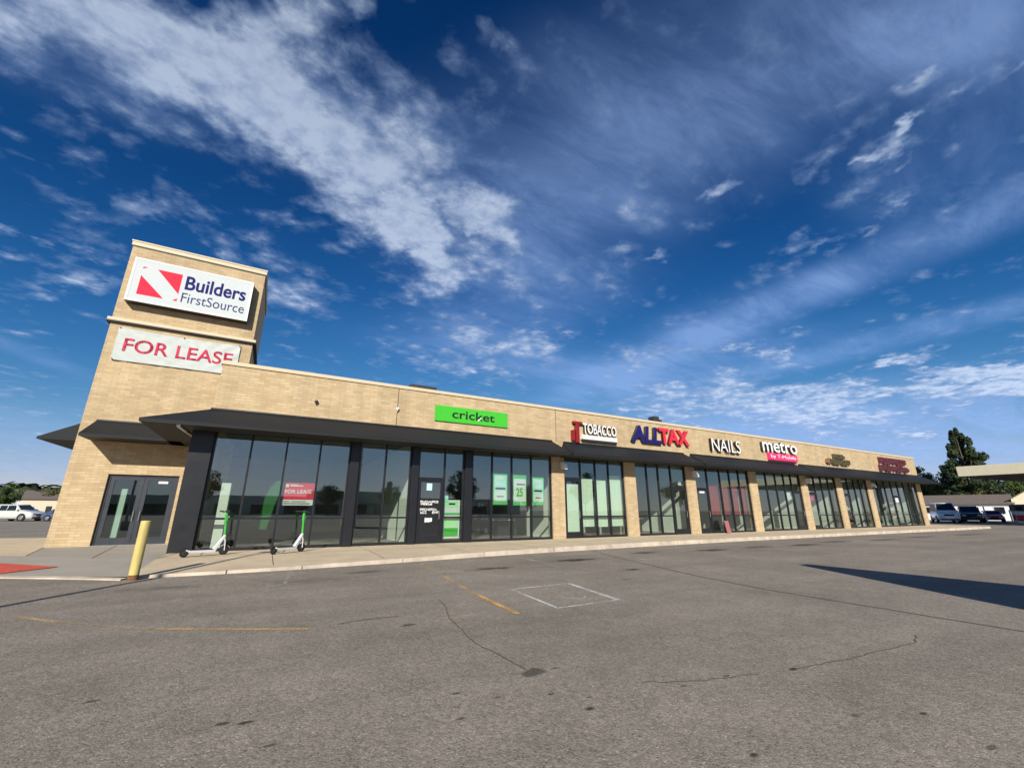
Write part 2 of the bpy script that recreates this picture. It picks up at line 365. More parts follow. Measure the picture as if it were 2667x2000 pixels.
def asphalt_mat():
    m, nt = new_mat("weathered asphalt")
    N, L = nt.nodes.new, nt.links.new
    b = N('ShaderNodeBsdfPrincipled'); o = N('ShaderNodeOutputMaterial'); L(b.outputs[0], o.inputs[0])
    geo = N('ShaderNodeNewGeometry'); P = geo.outputs['Position']
    def noise_(scale, detail, rough=0.6, vec=P):
        n = N('ShaderNodeTexNoise'); n.inputs['Scale'].default_value = scale; n.inputs['Detail'].default_value = detail; n.inputs['Roughness'].default_value = rough
        L(vec, n.inputs['Vector']); return n.outputs['Fac']
    def mr(v, a, b_, c, d, smooth=False):
        n = N('ShaderNodeMapRange'); n.inputs['From Min'].default_value = a; n.inputs['From Max'].default_value = b_; n.inputs['To Min'].default_value = c; n.inputs['To Max'].default_value = d
        if smooth: n.interpolation_type = 'SMOOTHSTEP'
        L(v, n.inputs['Value']); return n.outputs[0]
    def mm(op, a, b_):
        n = N('ShaderNodeMath'); n.operation = op
        for i, v in enumerate((a, b_)):
            if hasattr(v, 'is_output'): L(v, n.inputs[i])
            else: n.inputs[i].default_value = v
        return n.outputs[0]
    # exposed aggregate: light and dark stones of 8 to 15 mm
    vo = N('ShaderNodeTexVoronoi'); vo.inputs['Scale'].default_value = 85; L(P, vo.inputs['Vector'])
    vs = N('ShaderNodeSeparateXYZ'); L(vo.outputs['Color'], vs.inputs[0])
    stones = mr(vs.outputs[0], 0.0, 1.0, 0.78, 1.24)
    pale_stones = mr(vs.outputs[1], 0.955, 0.985, 0.0, 0.5)
    dark = mr(vs.outputs[2], 0.94, 0.98, 1.0, 0.6)
    vo2 = N('ShaderNodeTexVoronoi'); vo2.inputs['Scale'].default_value = 33; L(P, vo2.inputs['Vector'])
    vs2 = N('ShaderNodeSeparateXYZ'); L(vo2.outputs['Color'], vs2.inputs[0])
    stones2 = mr(vs2.outputs[0], 0, 1, 0.86, 1.14)
    big = mr(noise_(0.35, 6, 0.62), 0.3, 0.7, 0.80, 1.13)
    mid = mr(noise_(2.6, 5, 0.6), 0.3, 0.7, 0.90, 1.08)
    # the worn strip along the kerb is darker with tyre dirt, driving lanes polished lighter
    mp = N('ShaderNodeMapping'); mp.inputs['Scale'].default_value = (0.05, 1.1, 1); L(P, mp.inputs[0])
    lane = mr(noise_(1.0, 4, 0.55, mp.outputs[0]), 0.35, 0.65, 0.90, 1.07)
    v = mm('MULTIPLY', mm('MULTIPLY', stones, stones2), mm('MULTIPLY', mm('MULTIPLY', big, mid), mm('MULTIPLY', lane, dark)))
    v = mm('ADD', v, pale_stones)
    # hairline crazing, only in patches
    wn = N('ShaderNodeTexNoise'); wn.inputs['Scale'].default_value = 1.5; wn.inputs['Detail'].default_value = 4; L(P, wn.inputs['Vector'])
    wa = N('ShaderNodeVectorMath'); wa.operation = 'MULTIPLY_ADD'; L(wn.outputs['Color'], wa.inputs[0]); wa.inputs[1].default_value = (1.1, 1.1, 0); L(P, wa.inputs[2])
    ve = N('ShaderNodeTexVoronoi'); ve.feature = 'DISTANCE_TO_EDGE'; ve.inputs['Scale'].default_value = 0.42; L(wa.outputs[0], ve.inputs['Vector'])
    crack = mr(ve.outputs['Distance'], 0.0, 0.005, 0.42, 0.0)
    patchy = mr(noise_(0.22, 2), 0.52, 0.62, 0.0, 1.0)
    v = mm('MULTIPLY', v, mm('SUBTRACT', 1.0, mm('MULTIPLY', crack, patchy)))
    # stains
    wp = N('ShaderNodeTexNoise'); wp.inputs['Scale'].default_value = 5; wp.inputs['Detail'].default_value = 5; L(P, wp.inputs['Vector'])
    tot = None
    wsc = N('ShaderNodeVectorMath'); wsc.operation = 'SUBTRACT'; L(wp.outputs['Color'], wsc.inputs[0]); wsc.inputs[1].default_value = (.5, .5, .5)
    for (x, y, a, c, s) in STAINS:
        q = N('ShaderNodeVectorMath'); q.operation = 'SUBTRACT'; L(P, q.inputs[0]); q.inputs[1].default_value = (x, y, 0)
        q2 = N('ShaderNodeVectorMath'); q2.operation = 'MULTIPLY'; L(q.outputs[0], q2.inputs[0]); q2.inputs[1].default_value = (1 / a, 1 / c, 0)
        q4 = N('ShaderNodeVectorMath'); q4.operation = 'MULTIPLY_ADD'; L(wsc.outputs[0], q4.inputs[0]); q4.inputs[1].default_value = (1.5, 1.5, 0); L(q2.outputs[0], q4.inputs[2])
        q3 = N('ShaderNodeVectorMath'); q3.operation = 'LENGTH'; L(q4.outputs[0], q3.inputs[0])
        f = mr(q3.outputs['Value'], 1.15, 0.55 if a < .2 else 0.1, 0.0, s, True)
        tot = f if tot is None else mm('MAXIMUM', tot, f)
    v = mm('MULTIPLY', v, mm('SUBTRACT', 1.0, tot))
    sc_ = N('ShaderNodeVectorMath'); sc_.operation = 'SCALE'; sc_.inputs[0].default_value = (0.228, 0.201, 0.166); L(v, sc_.inputs['Scale'])
    L(sc_.outputs[0], b.inputs['Base Color'])
    b.inputs['Roughness'].default_value = 0.93; b.inputs['Specular IOR Level'].default_value = 0.25
    h = mm('ADD', mm('MULTIPLY', vo.outputs['Distance'], -0.9), mm('MULTIPLY', vo2.outputs['Distance'], -0.5))
    bp = N('ShaderNodeBump'); bp.inputs['Strength'].default_value = 0.3; bp.inputs['Distance'].default_value = 0.010
    L(h, bp.inputs['Height']); L(bp.outputs[0], b.inputs['Normal'])
    return m

def paint_mat(name, color, wear=0.5):
    """Road paint worn through to the asphalt: see-through where it has flaked."""
    m, nt = new_mat(name)
    N, L = nt.nodes.new, nt.links.new
    b = N('ShaderNodeBsdfPrincipled'); b.inputs['Base Color'].default_value = (*color, 1); b.inputs['Roughness'].default_value = 0.85
    t = N('ShaderNodeBsdfTransparent')
    geo = N('ShaderNodeNewGeometry')
    n = N('ShaderNodeTexNoise'); n.inputs['Scale'].default_value = 26; n.inputs['Detail'].default_value = 5; n.inputs['Roughness'].default_value = 0.75; L(geo.outputs['Position'], n.inputs['Vector'])
    n2 = N('ShaderNodeTexNoise'); n2.inputs['Scale'].default_value = 1.6; n2.inputs['Detail'].default_value = 3; L(geo.outputs['Position'], n2.inputs['Vector'])
    a = N('ShaderNodeMath'); a.operation = 'ADD'; L(n.outputs['Fac'], a.inputs[0])
    a2 = N('ShaderNodeMath'); a2.operation = 'MULTIPLY'; L(n2.outputs['Fac'], a2.inputs[0]); a2.inputs[1].default_value = 0.9; L(a2.outputs[0], a.inputs[1])
    r = N('ShaderNodeMapRange'); r.inputs['From Min'].default_value = 0.62 + wear * 0.5; r.inputs['From Max'].default_value = 0.95 + wear * 0.5; r.inputs['To Max'].default_value = 0.9
    L(a.outputs[0], r.inputs['Value'])
    mx = N('ShaderNodeMixShader'); L(r.outputs[0], mx.inputs[0]); L(t.outputs[0], mx.inputs[1]); L(b.outputs[0], mx.inputs[2])
    o = N('ShaderNodeOutputMaterial'); L(mx.outputs[0], o.inputs[0])
    return m

def leaf_mat(name, c1, c2):
    m, nt = new_mat(name)
    N, L = nt.nodes.new, nt.links.new
    b = N('ShaderNodeBsdfPrincipled'); b.inputs['Roughness'].default_value = 0.7; b.inputs['Specular IOR Level'].default_value = 0.25
    geo = N('ShaderNodeNewGeometry')
    n = N('ShaderNodeTexNoise'); n.inputs['Scale'].default_value = 0.9; n.inputs['Detail'].default_value = 4; L(geo.outputs['Position'], n.inputs['Vector'])
    r = N('ShaderNodeValToRGB'); r.color_ramp.elements[0].position = 0.35; r.color_ramp.elements[0].color = (*c1, 1); r.color_ramp.elements[1].position = 0.68; r.color_ramp.elements[1].color = (*c2, 1)
    L(n.outputs['Fac'], r.inputs[0]); L(r.outputs[0], b.inputs['Base Color'])
    o = N('ShaderNodeOutputMaterial'); L(b.outputs[0], o.inputs[0])
    return m

M = {
 'brick': brick_mat("tan brick"),
 'asphalt': asphalt_mat(),
 'coping': pmat("cream coping", (0.56, 0.47, 0.32), 0.6, var=0.06),
 'walk': pmat("tan sidewalk concrete", (0.50, 0.41, 0.28), 0.9, var=0.16, scale=1.6, bump=0.4, bscale=60),
 'grey': pmat("grey sidewalk concrete", (0.30, 0.275, 0.235), 0.9, var=0.10, scale=1.3, bump=0.3, bscale=60),
 'kerb': pmat("kerb concrete", (0.47, 0.40, 0.315), 0.85, var=0.34, scale=2.1, bump=0.6, bscale=25),
 'pad': pmat("red tactile pad", (0.50, 0.075, 0.045), 0.75, var=0.12),
 'awning': pmat("charcoal awning metal", (0.012, 0.0145, 0.018), 0.62, 0.0, var=0.15, scale=0.8, spec=0.22),
 'flash': pmat("black flashing", (0.008, 0.008, 0.009), 0.5),
 'soffit': pmat("dark soffit", (0.018, 0.017, 0.016), 0.7),
 'frame': pmat("dark bronze aluminium", (0.016, 0.017, 0.021), 0.35, 0.2, var=0.1),
 'greyframe': pmat("grey aluminium", (0.042, 0.047, 0.058), 0.38, 0.3, var=0.08),
 'glass': glass_mat("shop glass"),
 'glass2': glass_mat("tower door glass", (0.78, 0.87, 0.84), 0.06),
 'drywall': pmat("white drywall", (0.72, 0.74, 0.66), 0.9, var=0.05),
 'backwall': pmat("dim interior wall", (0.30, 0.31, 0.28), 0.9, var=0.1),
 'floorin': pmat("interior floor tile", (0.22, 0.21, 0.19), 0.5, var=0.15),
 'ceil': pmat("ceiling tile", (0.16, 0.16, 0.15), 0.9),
 'roof': pmat("roof membrane", (0.35, 0.34, 0.32), 0.9),
 'white': pmat("white sign face", (0.50, 0.545, 0.555), 0.7, spec=0.12, var=0.03),
 'vinyl': pmat("white vinyl banner", (0.47, 0.51, 0.49), 0.7, spec=0.12, var=0.05),
 'red': pmat("red sign face", (0.66, 0.028, 0.06), 0.7, spec=0.12, var=0.04),
 'bred': pmat("banner red ink", (0.56, 0.05, 0.105), 0.75, spec=0.12, var=0.05),
 'navy': pmat("navy sign ink", (0.014, 0.014, 0.12), 0.7, spec=0.12, var=0.04),
 'navy2': pmat("thin navy sign ink", (0.04, 0.045, 0.14), 0.7, spec=0.12, var=0.04),
 'darkred': pmat("dark red sign face", (0.22, 0.012, 0.014), 0.4, var=0.04),
 'green': pmat("bright green sign", (0.055, 0.44, 0.035), 0.6, spec=0.15, var=0.04),
 'black': pmat("black letters", (0.012, 0.012, 0.013), 0.4),
 'return': pmat("letter returns", (0.035, 0.033, 0.032), 0.5),
 'whiteL': pmat("white letters", (0.72, 0.72, 0.72), 0.5, spec=0.2, var=0.03),
 'magenta': pmat("magenta sign", (0.80, 0.03, 0.16), 0.4, var=0.03),
 'brownL': pmat("olive brown letters", (0.085, 0.075, 0.035), 0.5),
 'plumL': pmat("plum letters", (0.10, 0.022, 0.035), 0.5),
 'yellow': pmat("faded yellow bollard paint", (0.52, 0.42, 0.14), 0.6, var=0.22, scale=5, bump=0.25, bscale=30, stretch=(1, 1, 0.3)),
 'rust': pmat("rusty steel", (0.16, 0.075, 0.03), 0.85, var=0.4, scale=12),
 'lime': pmat("green scooter paint", (0.05, 0.40, 0.055), 0.35, coat=0.3, var=0.05),
 'swhite': pmat("white scooter paint", (0.62, 0.62, 0.64), 0.35, coat=0.3, var=0.05),
 'rubber': pmat("black rubber", (0.012, 0.012, 0.012), 0.8),
 'steel': pmat("galvanised steel", (0.35, 0.36, 0.37), 0.4, 0.8, var=0.15),
 'tar': pmat("tar seal", (0.08, 0.069, 0.057), 0.7, var=0.3, scale=8),
 'ypaint': paint_mat("worn yellow paint", (0.62, 0.37, 0.12), 0.24),
 'ypaint2': paint_mat("very worn yellow paint", (0.52, 0.34, 0.16), 0.38),
 'wpaint': paint_mat("worn white paint", (0.62, 0.62, 0.60), 0.24),
 'wpaint2': paint_mat("very worn white paint", (0.55, 0.54, 0.50), 0.6),
 'cyanp': pmat("pale cyan print", (0.45, 0.75, 0.68), 0.5),
 'paleg': pmat("pale green print", (0.45, 0.80, 0.42), 0.5, var=0.05),
 'midg': pmat("mid green print", (0.12, 0.50, 0.14), 0.5, var=0.08),
 'flag': pmat("dark green flag cloth", (0.016, 0.12, 0.022), 0.8, var=0.25),
 'blind': pmat("pale window blind", (0.62, 0.70, 0.58), 0.7, var=0.06, stretch=(4, 1, 0.2)),
 'curtain': pmat("dark red curtain", (0.24, 0.028, 0.030), 0.85, var=0.18, stretch=(6, 1, 0.2)),
 'wood': pmat("brown wood", (0.20, 0.10, 0.05), 0.6, var=0.2, stretch=(1, 1, 6)),
 'dark': pmat("dark furniture", (0.03, 0.03, 0.035), 0.5),
 'bark': pmat("bark", (0.09, 0.065, 0.045), 0.9, var=0.3, scale=6),
 'leaf': leaf_mat("green leaves", (0.028, 0.055, 0.014), (0.085, 0.12, 0.028)),
 'leafdark': leaf_mat("conifer needles", (0.012, 0.026, 0.012), (0.045, 0.065, 0.022)),
 'leafolive': leaf_mat("olive leaves", (0.06, 0.07, 0.02), (0.14, 0.13, 0.045)),
 'hill': leaf_mat("wooded hill", (0.035, 0.06, 0.03), (0.08, 0.095, 0.045)),
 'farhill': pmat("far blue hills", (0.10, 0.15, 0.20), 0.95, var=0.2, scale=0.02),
 'cream': pmat("cream stucco", (0.66, 0.60, 0.45), 0.8, var=0.06),
 'fascia': pmat("cream canopy fascia", (0.62, 0.57, 0.42), 0.5, var=0.05),
 'whitew': pmat("white siding", (0.74, 0.74, 0.74), 0.7, var=0.05),
 'shingle': pmat("brown grey shingles", (0.13, 0.105, 0.09), 0.9, var=0.25, scale=4),
 'pumpred': pmat("red pump panel", (0.62, 0.04, 0.04), 0.4),
 'canopyblue': pmat("blue grey column", (0.06, 0.075, 0.11), 0.5),
 'carglass': pmat("dark car glass", (0.012, 0.014, 0.018), 0.06, spec=0.8),
 'lamp': pmat("headlamp lens", (0.75, 0.77, 0.8), 0.1, spec=0.9),
 'tail': pmat("tail lamp lens", (0.45, 0.01, 0.01), 0.15, spec=0.8),
 'rim': pmat("alloy rim", (0.42, 0.43, 0.45), 0.3, 0.8),
}
def carpaint(name, c, rough=0.28):
    return pmat(name, c, rough, 0.15, var=0.03, coat=0.6)
M['pearl'] = carpaint("pearl car paint", (0.58, 0.60, 0.56))
M['silver'] = carpaint("silver car paint", (0.34, 0.36, 0.40))
M['darkcar'] = carpaint("charcoal car paint", (0.03, 0.033, 0.045))
M['bluecar'] = carpaint("slate blue car paint", (0.07, 0.10, 0.17))
M['redcar'] = carpaint("red car paint", (0.55, 0.05, 0.05))
M['whitecar'] = carpaint("white car paint", (0.78, 0.78, 0.80))

# ================================================================ geometry helpers
class MB:
    """Collects boxes, prisms and tubes and links them as ONE mesh object."""
    def __init__(self): self.v, self.f, self.s = [], [], []
    def add(self, vs, fs, smooth=False):
        o = len(self.v); self.v += [tuple(v) for v in vs]; self.f += [tuple(i + o for i in f) for f in fs]; self.s += [smooth] * len(fs)
        return self
    def box(self, x0, x1, y0, y1, z0, z1):
        return self.add([(x0, y0, z0), (x1, y0, z0), (x1, y1, z0), (x0, y1, z0), (x0, y0, z1), (x1, y0, z1), (x1, y1, z1), (x0, y1, z1)],
                        [(0, 3, 2, 1), (4, 5, 6, 7), (0, 1, 5, 4), (1, 2, 6, 5), (2, 3, 7, 6), (3, 0, 4, 7)])
    def prism(self, pts, axis, a, b):
        """extrude a closed outline (pts) along an axis ('x','y','z') from a to b"""
        n = len(pts)
        def P(p, t):
            return (t, p[0], p[1]) if axis == 'x' else (p[0], t, p[1]) if axis == 'y' else (p[0], p[1], t)
        vs = [P(p, a) for p in pts] + [P(p, b) for p in pts]
        fs = [tuple(range(n))[::-1], tuple(range(n, 2 * n))] + [(i, (i + 1) % n, n + (i + 1) % n, n + i) for i in range(n)]
        return self.add(vs, fs)
    def tube(self, p0, p1, r0, r1=None, n=12, smooth=True, caps=True):
        r1 = r0 if r1 is None else r1
        p0, p1 = Vector(p0), Vector(p1); d = (p1 - p0).normalized()
        q = d.to_track_quat('Z', 'Y')
        vs = []
        for p, r in ((p0, r0), (p1, r1)):
            for i in range(n):
                a = 2 * math.pi * i / n
                vs.append(p + q @ Vector((math.cos(a) * r, math.sin(a) * r, 0)))
        self.add(vs, [(i, (i + 1) % n, n + (i + 1) % n, n + i) for i in range(n)], smooth)
        if caps: self.add(vs, [tuple(range(n))[::-1], tuple(range(n, 2 * n))])
        return self
    def path(self, pts, r, n=8):
        for a, b in zip(pts, pts[1:]): self.tube(a, b, r, r, n)
        return self
    def lathe(self, prof, c=(0, 0, 0), n=24, axis='z'):
        """prof: list of (radius, height)"""
        vs = []
        for r, h in prof:
            for i in range(n):
                a = 2 * math.pi * i / n; x, y = math.cos(a) * r, math.sin(a) * r
                p = (x, y, h) if axis == 'z' else (x, h, y)
                vs.append((p[0] + c[0], p[1] + c[1], p[2] + c[2]))
        fs = []
        for k in range(len(prof) - 1):
            for i in range(n):
                j = (i + 1) % n
                q = (k * n + i, k * n + j, (k + 1) * n + j, (k + 1) * n + i)
                fs.append(q if axis == 'z' else q[::-1])
        return self.add(vs, fs, True)
    def build(self, name, mat, parent=None, bevel=0.0, offset=None, smooth=False):
        me = bpy.data.meshes.new(name)
        vs = self.v
        if offset is not None: vs = [(v[0] - offset[0], v[1] - offset[1], v[2] - offset[2]) for v in vs]
        me.from_pydata(vs, [], self.f); me.update()
        bm = bmesh.new(); bm.from_mesh(me)
        if bevel:
            bmesh.ops.remove_doubles(bm, verts=bm.verts, dist=1e-5)
            bmesh.ops.recalc_face_normals(bm, faces=bm.faces)
            bmesh.ops.bevel(bm, geom=[e for e in bm.edges if e.calc_face_angle(0) > 0.5], offset=bevel, segments=2, affect='EDGES', profile=0.6, clamp_overlap=True)
        else:
            bmesh.ops.recalc_face_normals(bm, faces=bm.faces)
        bm.to_mesh(me); bm.free()
        if not bevel:
            for p, s in zip(me.polygons, self.s): p.use_smooth = s or smooth
        if mat: me.materials.append(M[mat] if isinstance(mat, str) else mat)
        o = bpy.data.objects.new(name, me); COL.objects.link(o)
        if parent is not None: o.parent = parent
        return o

def tag(o, label=None, cat=None, group=None, kind=None):
    if label: o['label'] = label
    if cat: o['category'] = cat
    if group: o['group'] = group
    if kind: o['kind'] = kind
    return o

def empty(name, loc=(0, 0, 0), rz=0.0, label=None, cat=None, group=None):
    o = bpy.data.objects.new(name, None); COL.objects.link(o)
    o.location = loc; o.rotation_euler = (0, 0, rz); o.empty_display_size = 0.3
    return tag(o, label, cat, group)

def copy_tree(o, parent=None):
    c = o.copy(); COL.objects.link(c)
    if parent is not None: c.parent = parent
    for ch in o.children: copy_tree(ch, c)
    return c

def text_mesh(name, s, x0, x1, z0, z1, y, depth, mat, parent=None, bold=0.0, slant=0.0, sidemat=None):
    """Raised letters on a plane facing -Y, fitted to the box x0..x1, z0..z1; front face at y."""
    cu = bpy.data.curves.new(name, 'FONT'); cu.body = s; cu.size = 1; cu.extrude = 0.5; cu.offset = bold; cu.resolution_u = 5; cu.shear = slant
    tmp = bpy.data.objects.new(name, cu); COL.objects.link(tmp)
    dg = bpy.context.evaluated_depsgraph_get()
    me = bpy.data.meshes.new_from_object(tmp.evaluated_get(dg)); 
    bpy.data.objects.remove(tmp); bpy.data.curves.remove(cu)
    xs = [v.co.x for v in me.vertices]; ys = [v.co.y for v in me.vertices]; zs = [v.co.z for v in me.vertices]
    ax, bx, ay, by, az, bz = min(xs), max(xs), min(ys), max(ys), min(zs), max(zs)
    for v in me.vertices:
        v.co = Vector((x0 + (v.co.x - ax) / (bx - ax) * (x1 - x0), y + (1 - (v.co.z - az) / (bz - az)) * depth, z0 + (v.co.y - ay) / (by - ay) * (z1 - z0)))
    me.materials.clear(); me.materials.append(M[mat])
    if sidemat:
        me.materials.append(M[sidemat])
        me.update()
        for p in me.polygons: p.material_index = 0 if abs(p.normal.y) > 0.9 else 1
    o = bpy.data.objects.new(name, me); COL.objects.link(o)
    if parent is not None: o.parent = parent
    return o

# ================================================================ ground, lot, sidewalk
def sheet(name, pts, z, mat, kind='structure', parent=None):
    m = MB(); m.add([(p[0], p[1], p[2] if len(p) > 2 else z) for p in pts], [tuple(range(len(pts)))])
    o = m.build(name, mat, parent)
    if kind: o['kind'] = kind
    return o

g = MB(); g.add([(-3000, -3000, 0), (3000, -3000, 0), (3000, 3000, 0), (-3000, 3000, 0)], [(0, 1, 2, 3)])
tag(g.build('parking_lot', 'asphalt'), kind='structure')

CURB = [(-2.15, 11.80), (-0.5, 11.76), (1.0, 11.80), (3.45, 12.02), (6, 12.32), (8.7, 12.55), (13, 12.72), (19, 12.85), (30, 12.75), (42, 12.6), (51.6, 12.5), (53.0, 13.2), (53.6, 14.6)]
KW = 0.16
def kz(x):
    for (a, za), (b, zb) in zip(((-99, .05), (-1, .055), (1, .075), (3.5, .10), (6, .125), (10, .15), (99, .15)), ((-1, .055), (1, .075), (3.5, .10), (6, .125), (10, .15), (99, .15), (199, .15))):
        if x <= b: return za + (zb - za) * (x - a) / (b - a)
    return .15
# sidewalk surface: front edge follows the kerb's back, back edge runs under the shopfront
wk = MB()
inner = [(x + (0 if i < 10 else -0.12), y + KW) for i, (x, y) in enumerate(CURB)]
for a, b in zip(inner, inner[1:]):
    wk.add([(a[0], a[1], kz(a[0])), (b[0], b[1], kz(b[0])), (b[0], 14.3 if b[0] < 53 else b[1] + .2, .15), (a[0], 14.3 if a[0] < 53 else a[1] + .2, .15)], [(0, 1, 2, 3)])
    wk.add([(a[0], 14.3, .15), (b[0], 14.3, .15), (b[0], 17, .15), (a[0], 17, .15)], [(0, 1, 2, 3)])
tag(wk.build('sidewalk', 'walk'), kind='structure')
# kerb: sheds of 3 m stones with joints, chipped paint comes from its material
kb = MB()
def arc(pts, step=3.0):
    out = []
    for a, b in zip(pts, pts[1:]):
        a, b = Vector(a), Vector(b); n = max(1, round((b - a).length / step))
        for i in range(n): out.append((a.lerp(b, i / n), a.lerp(b, (i + 1) / n)))
    return out
rk = random.Random(3)
for a, b in arc(CURB, 2.4):
    d = (b - a).normalized(); nrm = Vector((-d.y, d.x)); a2, b2 = a + d * .012, b - d * .012
    j = rk.uniform(-.012, .012)
    q = [a2 + nrm * j, b2 + nrm * j, b2 + nrm * KW, a2 + nrm * KW]
    vs = [(p.x, p.y, -.02) for p in q] + [(q[0].x + nrm.x * .02, q[0].y + nrm.y * .02, .003 + kz(q[0].x)), (q[1].x + nrm.x * .02, q[1].y + nrm.y * .02, .003 + kz(q[1].x)), (q[2].x, q[2].y, .003 + kz(q[2].x)), (q[3].x, q[3].y, .003 + kz(q[3].x))]
    kb.add(vs, [(0, 1, 5, 4), (1, 2, 6, 5), (2, 3, 7, 6), (3, 0, 4, 7), (4, 5, 6, 7)])
tag(kb.build('kerb', 'kerb'), kind='structure')
# left corner: grey slab sloping to a flush ramp, tan walk behind it along the tower
ramp = MB()
F = [(-2.15, 11.80, .05), (-3.3, 12.62, .025), (-4.6, 13.45, .025), (-8, 15.8, .025), (-14, 20.0, .03)]
Bk = [(-2.15, 14.3, .15), (-3.6, 15.3, .15), (-5.3, 16.83, .15), (-8.6, 19.0, .15), (-14, 22.6, .15)]
for i in range(4):
    ramp.add([F[i], F[i + 1], Bk[i + 1], Bk[i]], [(0, 1, 2, 3)])
ramp.add([(-2.15, 14.3, .15), (-3.6, 15.3, .15), (-5.3, 16.83, .15), (-6.0, 20.3, .15), (-2.15, 20.3, .15)], [tuple(range(5))])
tag(ramp.build('concrete_ramp', 'grey'), kind='structure')
lw = MB()
lw.add([(-5.3, 16.83, .15), (-8.6, 19.0, .15), (-14, 22.6, .15), (-26, 30, .15), (-26, 33, .15), (-14, 28.5, .15), (-6.0, 26.8, .15), (-6.0, 20.3, .15)], [tuple(range(8))])
lw.add([(-14, 28.5, .15), (-6.0, 26.8, .15), (-6.0, 26.8, 0), (-14, 28.5, 0)], [(0, 1, 2, 3)])
tag(lw.build('side_path', 'walk'), kind='structure')
# flush edge stones of the ramp
ek = MB()
for a, b in zip(F, F[1:]):
    a, b = Vector(a[:2]), Vector(b[:2]); d = (b - a).normalized(); nn = Vector((-d.y, d.x)) * -1
    if nn.y > 0: nn = -nn
    ek.add([(a.x, a.y, .032), (b.x, b.y, .032), (b.x + nn.x * .15, b.y + nn.y * .15, .02), (a.x + nn.x * .15, a.y + nn.y * .15, .02), (b.x + nn.x * .16, b.y + nn.y * .16, -.01), (a.x + nn.x * .16, a.y + nn.y * .16, -.01)], [(0, 1, 2, 3), (3, 2, 4, 5)])
tag(ek.build('kerb', 'kerb'), kind='structure')
# scored joints in the slabs
jt = MB()
def strip(mb, pts, w, z):
    for a, b in zip(pts, pts[1:]):
        a3, b3 = Vector((a[0], a[1], a[2] if len(a) > 2 else z)), Vector((b[0], b[1], b[2] if len(b) > 2 else z)); d = (b3 - a3); d.z = 0; d.normalize(); n = Vector((-d.y, d.x, 0)) * (w / 2)
        a3 = a3 - d * 0.0; mb.add([a3 - n, b3 - n, b3 + n, a3 + n], [(0, 1, 2, 3)])
for L_ in ([(-2.15, 14.36), (-1.92, 16.0)], [(-5.3, 16.83), (-6.0, 20.2)], [(-3.6, 15.3), (-4.2, 20.2)], [(-1.95, 14.3), (11, 14.45), (51, 14.5)]):
    strip(jt, L_, .02, .155)
for i in range(20):
    x = 0.4 + i * 2.6
    yy = [c for c in CURB if c[0] <= x][-1][1] + .45
    strip(jt, [(x, yy, kz(x) + .006 + (.15 - kz(x)) * .15), (x, 14.3, .1545), (x, 15.98, .1545)], .014, .154)
tag(jt.build('pavement_joint', 'tar'), kind='structure')
# red truncated-dome pad on the ramp
def rampz(y, x):
    return .155
pad = MB()
p0, p1, p2, p3 = Vector((-4.62, 13.66)), Vector((-3.86, 14.13)), Vector((-6.2, 16.35)), Vector((-6.9, 15.25))
def zr(p):
    # height of the ramp plane under a point: blend from flush edge to back edge
    e = Vector((-3.3, 12.62)); n = Vector((0.54, 0.84)); t = max(0, min(1, (p - e).dot(n) / 2.3)); return .025 + t * .125 + .012
pad.add([(p.x, p.y, zr(p)) for p in (p0, p1, p2, p3)], [(0, 1, 2, 3)])
for i in range(7):
    for j in range(14):
        u, v = (i + .5) / 7, (j + .5) / 14
        c = p0.lerp(p1, u).lerp(p3.lerp(p2, u), v); z = zr(c)
        pad.lathe([(.022, 0), (.014, .006), (.0, .006)], (c.x, c.y, z), 8)
tag(pad.build('tactile_pad', 'pad'), kind='structure')

# painted markings (sheets 4 mm above the asphalt)
def marking(name, lines, mat, z=.005):
    m = MB()
    for pts, w in lines: strip(m, pts, w, z)
    return tag(m.build(name, mat), kind='structure')
marking('parking_line', [([(3.80, 11.6), (3.21, 6.5), (3.17, 5.45)], .075)], 'ypaint2', .004)
marking('parking_line', [([(3.28, 7.2), (3.17, 5.45)], .085)], 'ypaint', .008)
marking('parking_line', [([(-2.6, 8.5), (-2.1, 7.94), (-1.18, 7.08), (-0.9, 6.86)], .06)], 'ypaint2', .004)
marking('parking_line', [([(-0.95, 6.90), (0.1, 6.30), (0.68, 6.0)], .065)], 'ypaint', .004)
marking('parking_line', [([(6.85, 11.9), (6.45, 8.3)], .085)], 'wpaint2', .004)
marking('parking_line', [([(10.1, 11.9), (9.4, 8.2), (9.2, 7.2)], .085)], 'wpaint2', .004)
marking('parking_line', [([(13.4, 12.1), (12.6, 7.4)], .085)], 'wpaint2', .004)
marking('parking_line', [([(16.8, 12.3), (16.0, 7.4)], .085)], 'wpaint2', .004)
marking('parking_line', [([(0.75, 11.5), (0.55, 9.6), (-1.0, 8.7)], .07), ([(-0.35, 11.5), (-2.3, 9.4)], .06)], 'wpaint2', .004)
marking('parking_line', [([(2.15, 5.7), (2.55, 5.62)], .05)], 'ypaint2', .004)
# white outlined square with the ghost of a wheelchair symbol
marking('painted_symbol', [([(4.0, 7.12), (5.30, 7.16)], .06), ([(5.27, 7.16), (5.01, 5.5)], .09), ([(5.03, 5.52), (3.82, 5.5)], .06), ([(3.85, 5.5), (4.01, 7.14)], .06)], 'wpaint', .004)
marking('painted_symbol', [([(4.45, 6.75), (4.5, 6.35)], .10), ([(4.42, 6.3), (4.35, 6.0), (4.6, 5.85), (4.8, 6.05)], .05), ([(4.5, 6.4), (4.8, 6.38), (4.88, 6.1)], .05)], 'wpaint2', .004)
